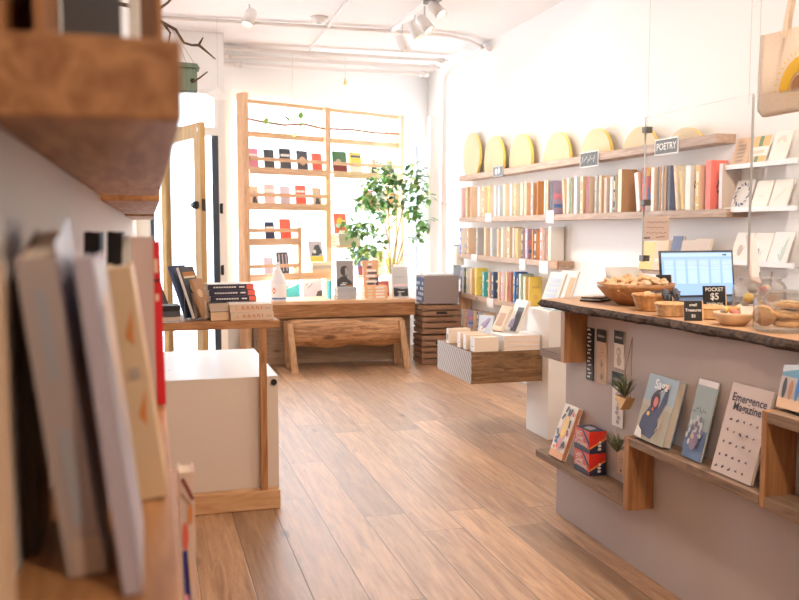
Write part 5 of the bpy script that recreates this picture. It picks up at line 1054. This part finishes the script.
# wire easel with leaning picture books
es = thing('wire_easel', 'thin wire book easel on the slim table holding leaning picture books', 'easel', T(.20, 4.12, .881))
for s_ in (-.05, .03): MB().tube([(s_, -.06, .012), (s_, -.062, .0), (s_, -.02, .0), (s_+.01, .08, .0), (s_, .03, .14), (s_, -.02, .02), (s_, -.06, .012)], .0018, n=6).build('wire_frame', WIRE, es)
MB().tube([(-.05, .078, .002), (.03, .078, .002)], .0018, n=6).build('wire_brace', WIRE, es)
for i, (x, y, w, h, lab, c_, a) in enumerate(((.185, 4.10, .12, .245, 'tall dark photo-covered book leaning in the wire easel', 'charcoal', [('r', .015, .19, .11, .215, cm('cream')), ('r', .015, .20, .11, .22, cm('rust')), ('d', .07, .14, .028, cm('tan')), ('p', [(.0, 0), (.10, 0), (.08, .10), (.03, .12)], cm('taupe')), ('d', .05, .07, .02, .03, cm('peach'))]),
      (.150, 4.14, .12, .25, 'navy book leaning behind the dark photo book', 'navy', []), (.225, 4.06, .08, .19, 'narrow brown photo book in front on the wire easel', 'brown', [('d', .03, .12, .02, cm('tan')), ('p', [(0, 0), (.08, 0), (.05, .09)], cm('taupe'))]))):
    book(lab, T(x, y, .886, -35, 0, -20), .014, h, w, cm(c_), cm('white') if i == 0 else None, art=a)
book('black book leaning low behind the red spine on the slim table', T(.02, 4.2, .881, -30, 0, -22), .02, .20, .13, cm('black'), cm('navy'), art=[('r', .02, .14, .11, .16, cm('white'))])
for i in range(3): book(('bottom', 'middle', 'top')[i]+' dark book lying flat beside the left wall on the slim table', flat(.13, 4.05+.01*i, .881+.024*i, 5), .022, .13, .12, cm(('taupe', 'charcoal', 'black')[i]), group='dark books flat by the wall')
tag(MB().box(0, .12, 0, .08, 0, .003).build('leaflet', mat('leaflet_grey', (.55, .56, .60), .5)), 'pale grey leaflet lying on the front left of the slim table', 'leaflet').matrix_world = T(.0, 4.01, .881, 0)

# ================================================================== shelves on the left wall beside the camera
def lslab(y0, y1, z0, label, x1=.022, th=.052):
    return tag(MB().box(XL+.001, x1, y0, y1, z0, z0+th, bev=.002).build('wall_shelf', OAKY), label, 'shelf')
lslab(.60, 2.00, 1.370, 'near blurred wooden shelf board at the upper left', .023)
lslab(2.05, 4.00, 1.360, 'middle upper shelf board along the left wall', .026)
lslab(4.05, 6.00, 1.352, 'farthest upper shelf board along the left wall', .026)
lslab(.30, 2.6, .993, 'lower left wall shelf carrying the blurred books', .018)
lslab(.80, 2.4, .60, 'lowest left wall shelf under the blurred books', .075)
# on the upper board
bxm = wood('box_brown', (.12, .055, .03), (.26, .13, .07), 'z', 1.5, .7)
bx = thing('wooden_crate', 'brown wooden crate with an orange front edge on the upper left shelf', 'crate', T(-.012, 1.0, 1.419))
MB().box(0, .026, 0, .20, 0, .16).build('body', bxm, bx); MB().box(.026, .031, -.002, .20, 0, .16).build('front_edge', OAKZ, bx); MB().box(0, .031, -.003, .0, .05, .056).build('top_strip', OAKX, bx)
book('black book with a teal and yellow cover facing the camera on the upper left shelf', T(-.062, .78, 1.419, -90, 0, 2), .02, .20, .044, cm('charcoal'), art=[('d', .024, .085, .020, .02, cm('teal')), ('d', .025, .022, .016, .011, mat('old_gold', (.62, .50, .15), .5)), ('d', .022, .024, .007, .006, cm('charcoal'))])
book('thin white book beside the black teal-and-yellow one on the upper left shelf', T(-.012, .79, 1.419, 90, 0, 0) @ Matrix.Rotation(math.radians(-90), 4, 'Z'), .009, .19, .10, cm('white'))
ob = thing('open_box', 'open orange wooden box with a dark inside at the far upper left', 'box', T(-.0985, .66, 1.419))
for x0, x1 in ((0, .008), (.026, .033)): MB().box(x0, x1, 0, .12, 0, .16).build('side_board', OAKZ, ob)
MB().box(.008, .026, .11, .12, 0, .16).build('back_board', bxm, ob)
# blurred face-out books
h = .245
art = [('r', 0, 0, .15, h, mat('pale_violet_cover', (.58, .58, .68), .45)), ('p', [(.03, 0), (.08, 0), (.06, .2), (.02, .15)], cm('peach')), ('p', [(.07, .02), (.13, .02), (.12, .12), (.08, .15)], cm('lavender')), ('p', [(.0, .0), (.05, .0), (.02, .1)], cm('white')), ('p', [(.09, .12), (.14, .13), (.13, .2), (.1, .22)], cm('white')), ('p', [(.04, .12), (.075, .16), (.065, .23), (.04, .22)], cm('pale blue'))]
book('large leaning grey-spined art book nearest the camera on the left', T(-.062, .665, 1.046, 0, 0, -6.0) @ Matrix.Rotation(math.radians(8), 4, 'X'), .026, .236, .15, mat('grey_taupe_spine', (.48, .41, .39), .55), group=None, art=art, sart=[('r', .009, .15, .017, .215, cm('grey')), ('r', .009, .04, .018, .115, cm('grey')), ('r', .005, .0, .027, .03, cm('taupe'))])
art2 = [('r', 0, 0, .15, .23, mat('pale_violet_cover', (.58, .58, .68), .45)), ('p', [(.02, .02), (.10, .05), (.13, .14), (.05, .12)], cm('lavender')), ('p', [(.06, .1), (.12, .13), (.10, .21), (.04, .2)], cm('peach')), ('l', .02, .2, .13, .03, .01, cm('white'))]
book('thin pale violet art book leaning in front of the grey-spined one', T(-.022, .62, 1.046, 0, 0, -6.5), .012, .235, .15, cm('lavender'), mat('mauve_spine', (.50, .46, .54), .55), art=art2)
book('tan book standing at the extreme left edge of the picture', T(-.092, .49, 1.046), .013, .235, .05, cm('tan'))
book('dark brown book added as shade in the gap behind the grey art book', T(-.0985, .72, 1.046), .010, .215, .09, mat('gap_shade_cover', (.06, .03, .015), .6))  # added dark book stands in for the shadow wedge in this gap
TN = mat('tan_cover', (.74, .52, .28), .5)
AR = [('p', [(.03+.04*i, .10+.05*(i % 2)), (.06+.04*i, .13+.05*(i % 2)), (.05+.04*i, .09+.05*(i % 2))], cm('orange')) for i in range(2)]
book('tan book leaning against the wall behind the arrow-patterned one', T(-.036, .87, 1.046, 0, 0, -7.5), .017, .215, .13, TN, mat('tan_spine', (.68, .50, .25), .5), pm=PAPER)
book('tan book with orange arrow marks, outermost of the leaning pair', T(-.012, .84, 1.046, 0, 0, -7.5), .024, .218, .14, TN, mat('tan_spine2', (.80, .60, .38), .5), art=AR, sart=[('p', [(.010, .08), (.020, .105), (.016, .07)], cm('orange')), ('p', [(.010, .155), (.019, .18), (.016, .145)], cm('orange')), ('r', .008, .115, .017, .125, cm('taupe'))])
for i, (x, lab) in enumerate(((-.082, 'black book nearer the wall in the pair behind the tan books'), (-.056, 'black book farther from the wall in the pair behind the tan books'))):
    book(lab, T(x, 1.10, 1.046, 0, 0, 2), .017, .25, .12, cm('black'), group='pair of black books on the left shelf', sart=[('r', .003, .195, .013, .21, cm('gold'))])
book('white book standing beside the pair of black books', T(-.036, 1.12, 1.046, 0, 0, 0), .014, .245, .12, cm('white'))
book('pale pink book behind the tan books on the left shelf', T(-.021, 1.16, 1.046, 0, 0, 0), .026, .243, .12, cm('pale pink'), mat('dusty_pink_spine', (.60, .45, .42), .5))
book('bright red book with small pale lettering, spine outward on the left shelf', T(.007, 1.30, 1.046, 0, 0, -1), .012, .235, .13, mat('cover bright red', (.72, .02, .03), .4), group=None, sart=[('r', .003, .19, .008, .21, cm('peach')), ('r', .003, .15, .008, .16, cm('peach')), ('r', 0, .178, .012, .181, cm('black'))])
book('pale peach book behind the red one at the end of the left shelf', T(-.004, 1.50, 1.046, 0, 0, 0), .020, .19, .12, cm('peach'))
PK = mat('pale_peach_cover', (.80, .62, .52), .5)
book('tall pink patterned book with a blue lower stripe on the lowest left shelf', T(.032, 1.20, .653, 0, 0, 0) @ Matrix.Scale(1, 4), .020, .318, .05, PK, art=None, sart=[('l', .004, .31, .018, .28, .005, cm('maroon')), ('l', .002, .29, .016, .27, .003, cm('brown')), ('d', .007, .23, .004, .02, cm('red')), ('p', [(.003, .21), (.009, .21), (.015, .10), (.018, .0), (.012, .0), (.004, .15)], mat('ultramarine', (.03, .03, .22), .5)), ('d', .007, .13, .005, .02, cm('pink')), ('d', .014, .18, .003, .02, cm('peach')), ('d', .014, .26, .003, .015, cm('orange'))])

# driftwood branch and bird house
br = thing('driftwood_branch', 'dark twisted driftwood branch reaching out from the left wall near the ceiling', 'branch', T(0, 3.5, 0))
DW = mat('driftwood', (.12, .085, .06), .85, var=.5, scale=50, bump=.6)
MB().tube([(-.098, 0, 2.13), (-.02, 0, 2.12), (.07, 0, 2.07), (.115, -.01, 2.045), (.145, 0, 2.0), (.175, .01, 1.995), (.20, 0, 1.995), (.225, 0, 1.975), (.262, 0, 1.945)], [.008, .007, .006, .0055, .005, .0045, .006, .004, .002], n=8).build('main_stem', DW, br)
MB().tube([(.07, 0, 2.07), (.095, -.02, 2.03), (.088, -.02, 1.99)], [.006, .004, .002], n=6).build('twig', DW, br)
MB().tube([(.03, 0, 2.10), (.09, .02, 2.15), (.12, .02, 2.19), (.16, .03, 2.22)], [.007, .005, .004, .002], n=6).build('twig', DW, br)
MB().tube([(.20, 0, 1.995), (.215, -.02, 2.02)], [.005, .002], n=6).build('twig', DW, br)
bh = thing('birdhouse', 'small green wooden birdhouse hanging from the driftwood branch', 'birdhouse', T(.155, 3.5, 1.82))
GRN = wood('green_board', (.12, .19, .15), (.22, .31, .25), 'z', 2, .7, False)
MB().box(-.045, .035, -.03, .04, 0, .088).build('body', GRN, bh); b = MB(); b.prism([(-.055, .085), (.045, .082), (.035, .098), (-.05, .102)], -.04, .05, M=Matrix(((1, 0, 0, 0), (0, 0, 1, 0), (0, 1, 0, 0), (0, 0, 0, 1)))); b.build('roof', GRN, bh)
MB().tube([(.018, -.0315, .035), (.018, -.030, .035)], .009, n=14).build('entry_hole', BLACKM, bh); MB().tube([(.018, -.031, .030), (.045, -.05, .045), (.072, -.06, .066)], [.004, .003, .002], n=6).build('perch', DW, bh)
MB().tube([(.0, 0, .1), (-.055, 0, .235)], .0012, n=5).build('string', WIRE, bh); MB().tube([(.03, 0, .1), (-.055, 0, .235)], .0012, n=5).build('string', WIRE, bh)

for _l, _n in LABELS.items():
    if len(_n) > 1 and 'one of' not in _l: print('DUP LABEL', _l, _n)
bpy.context.view_layer.update()
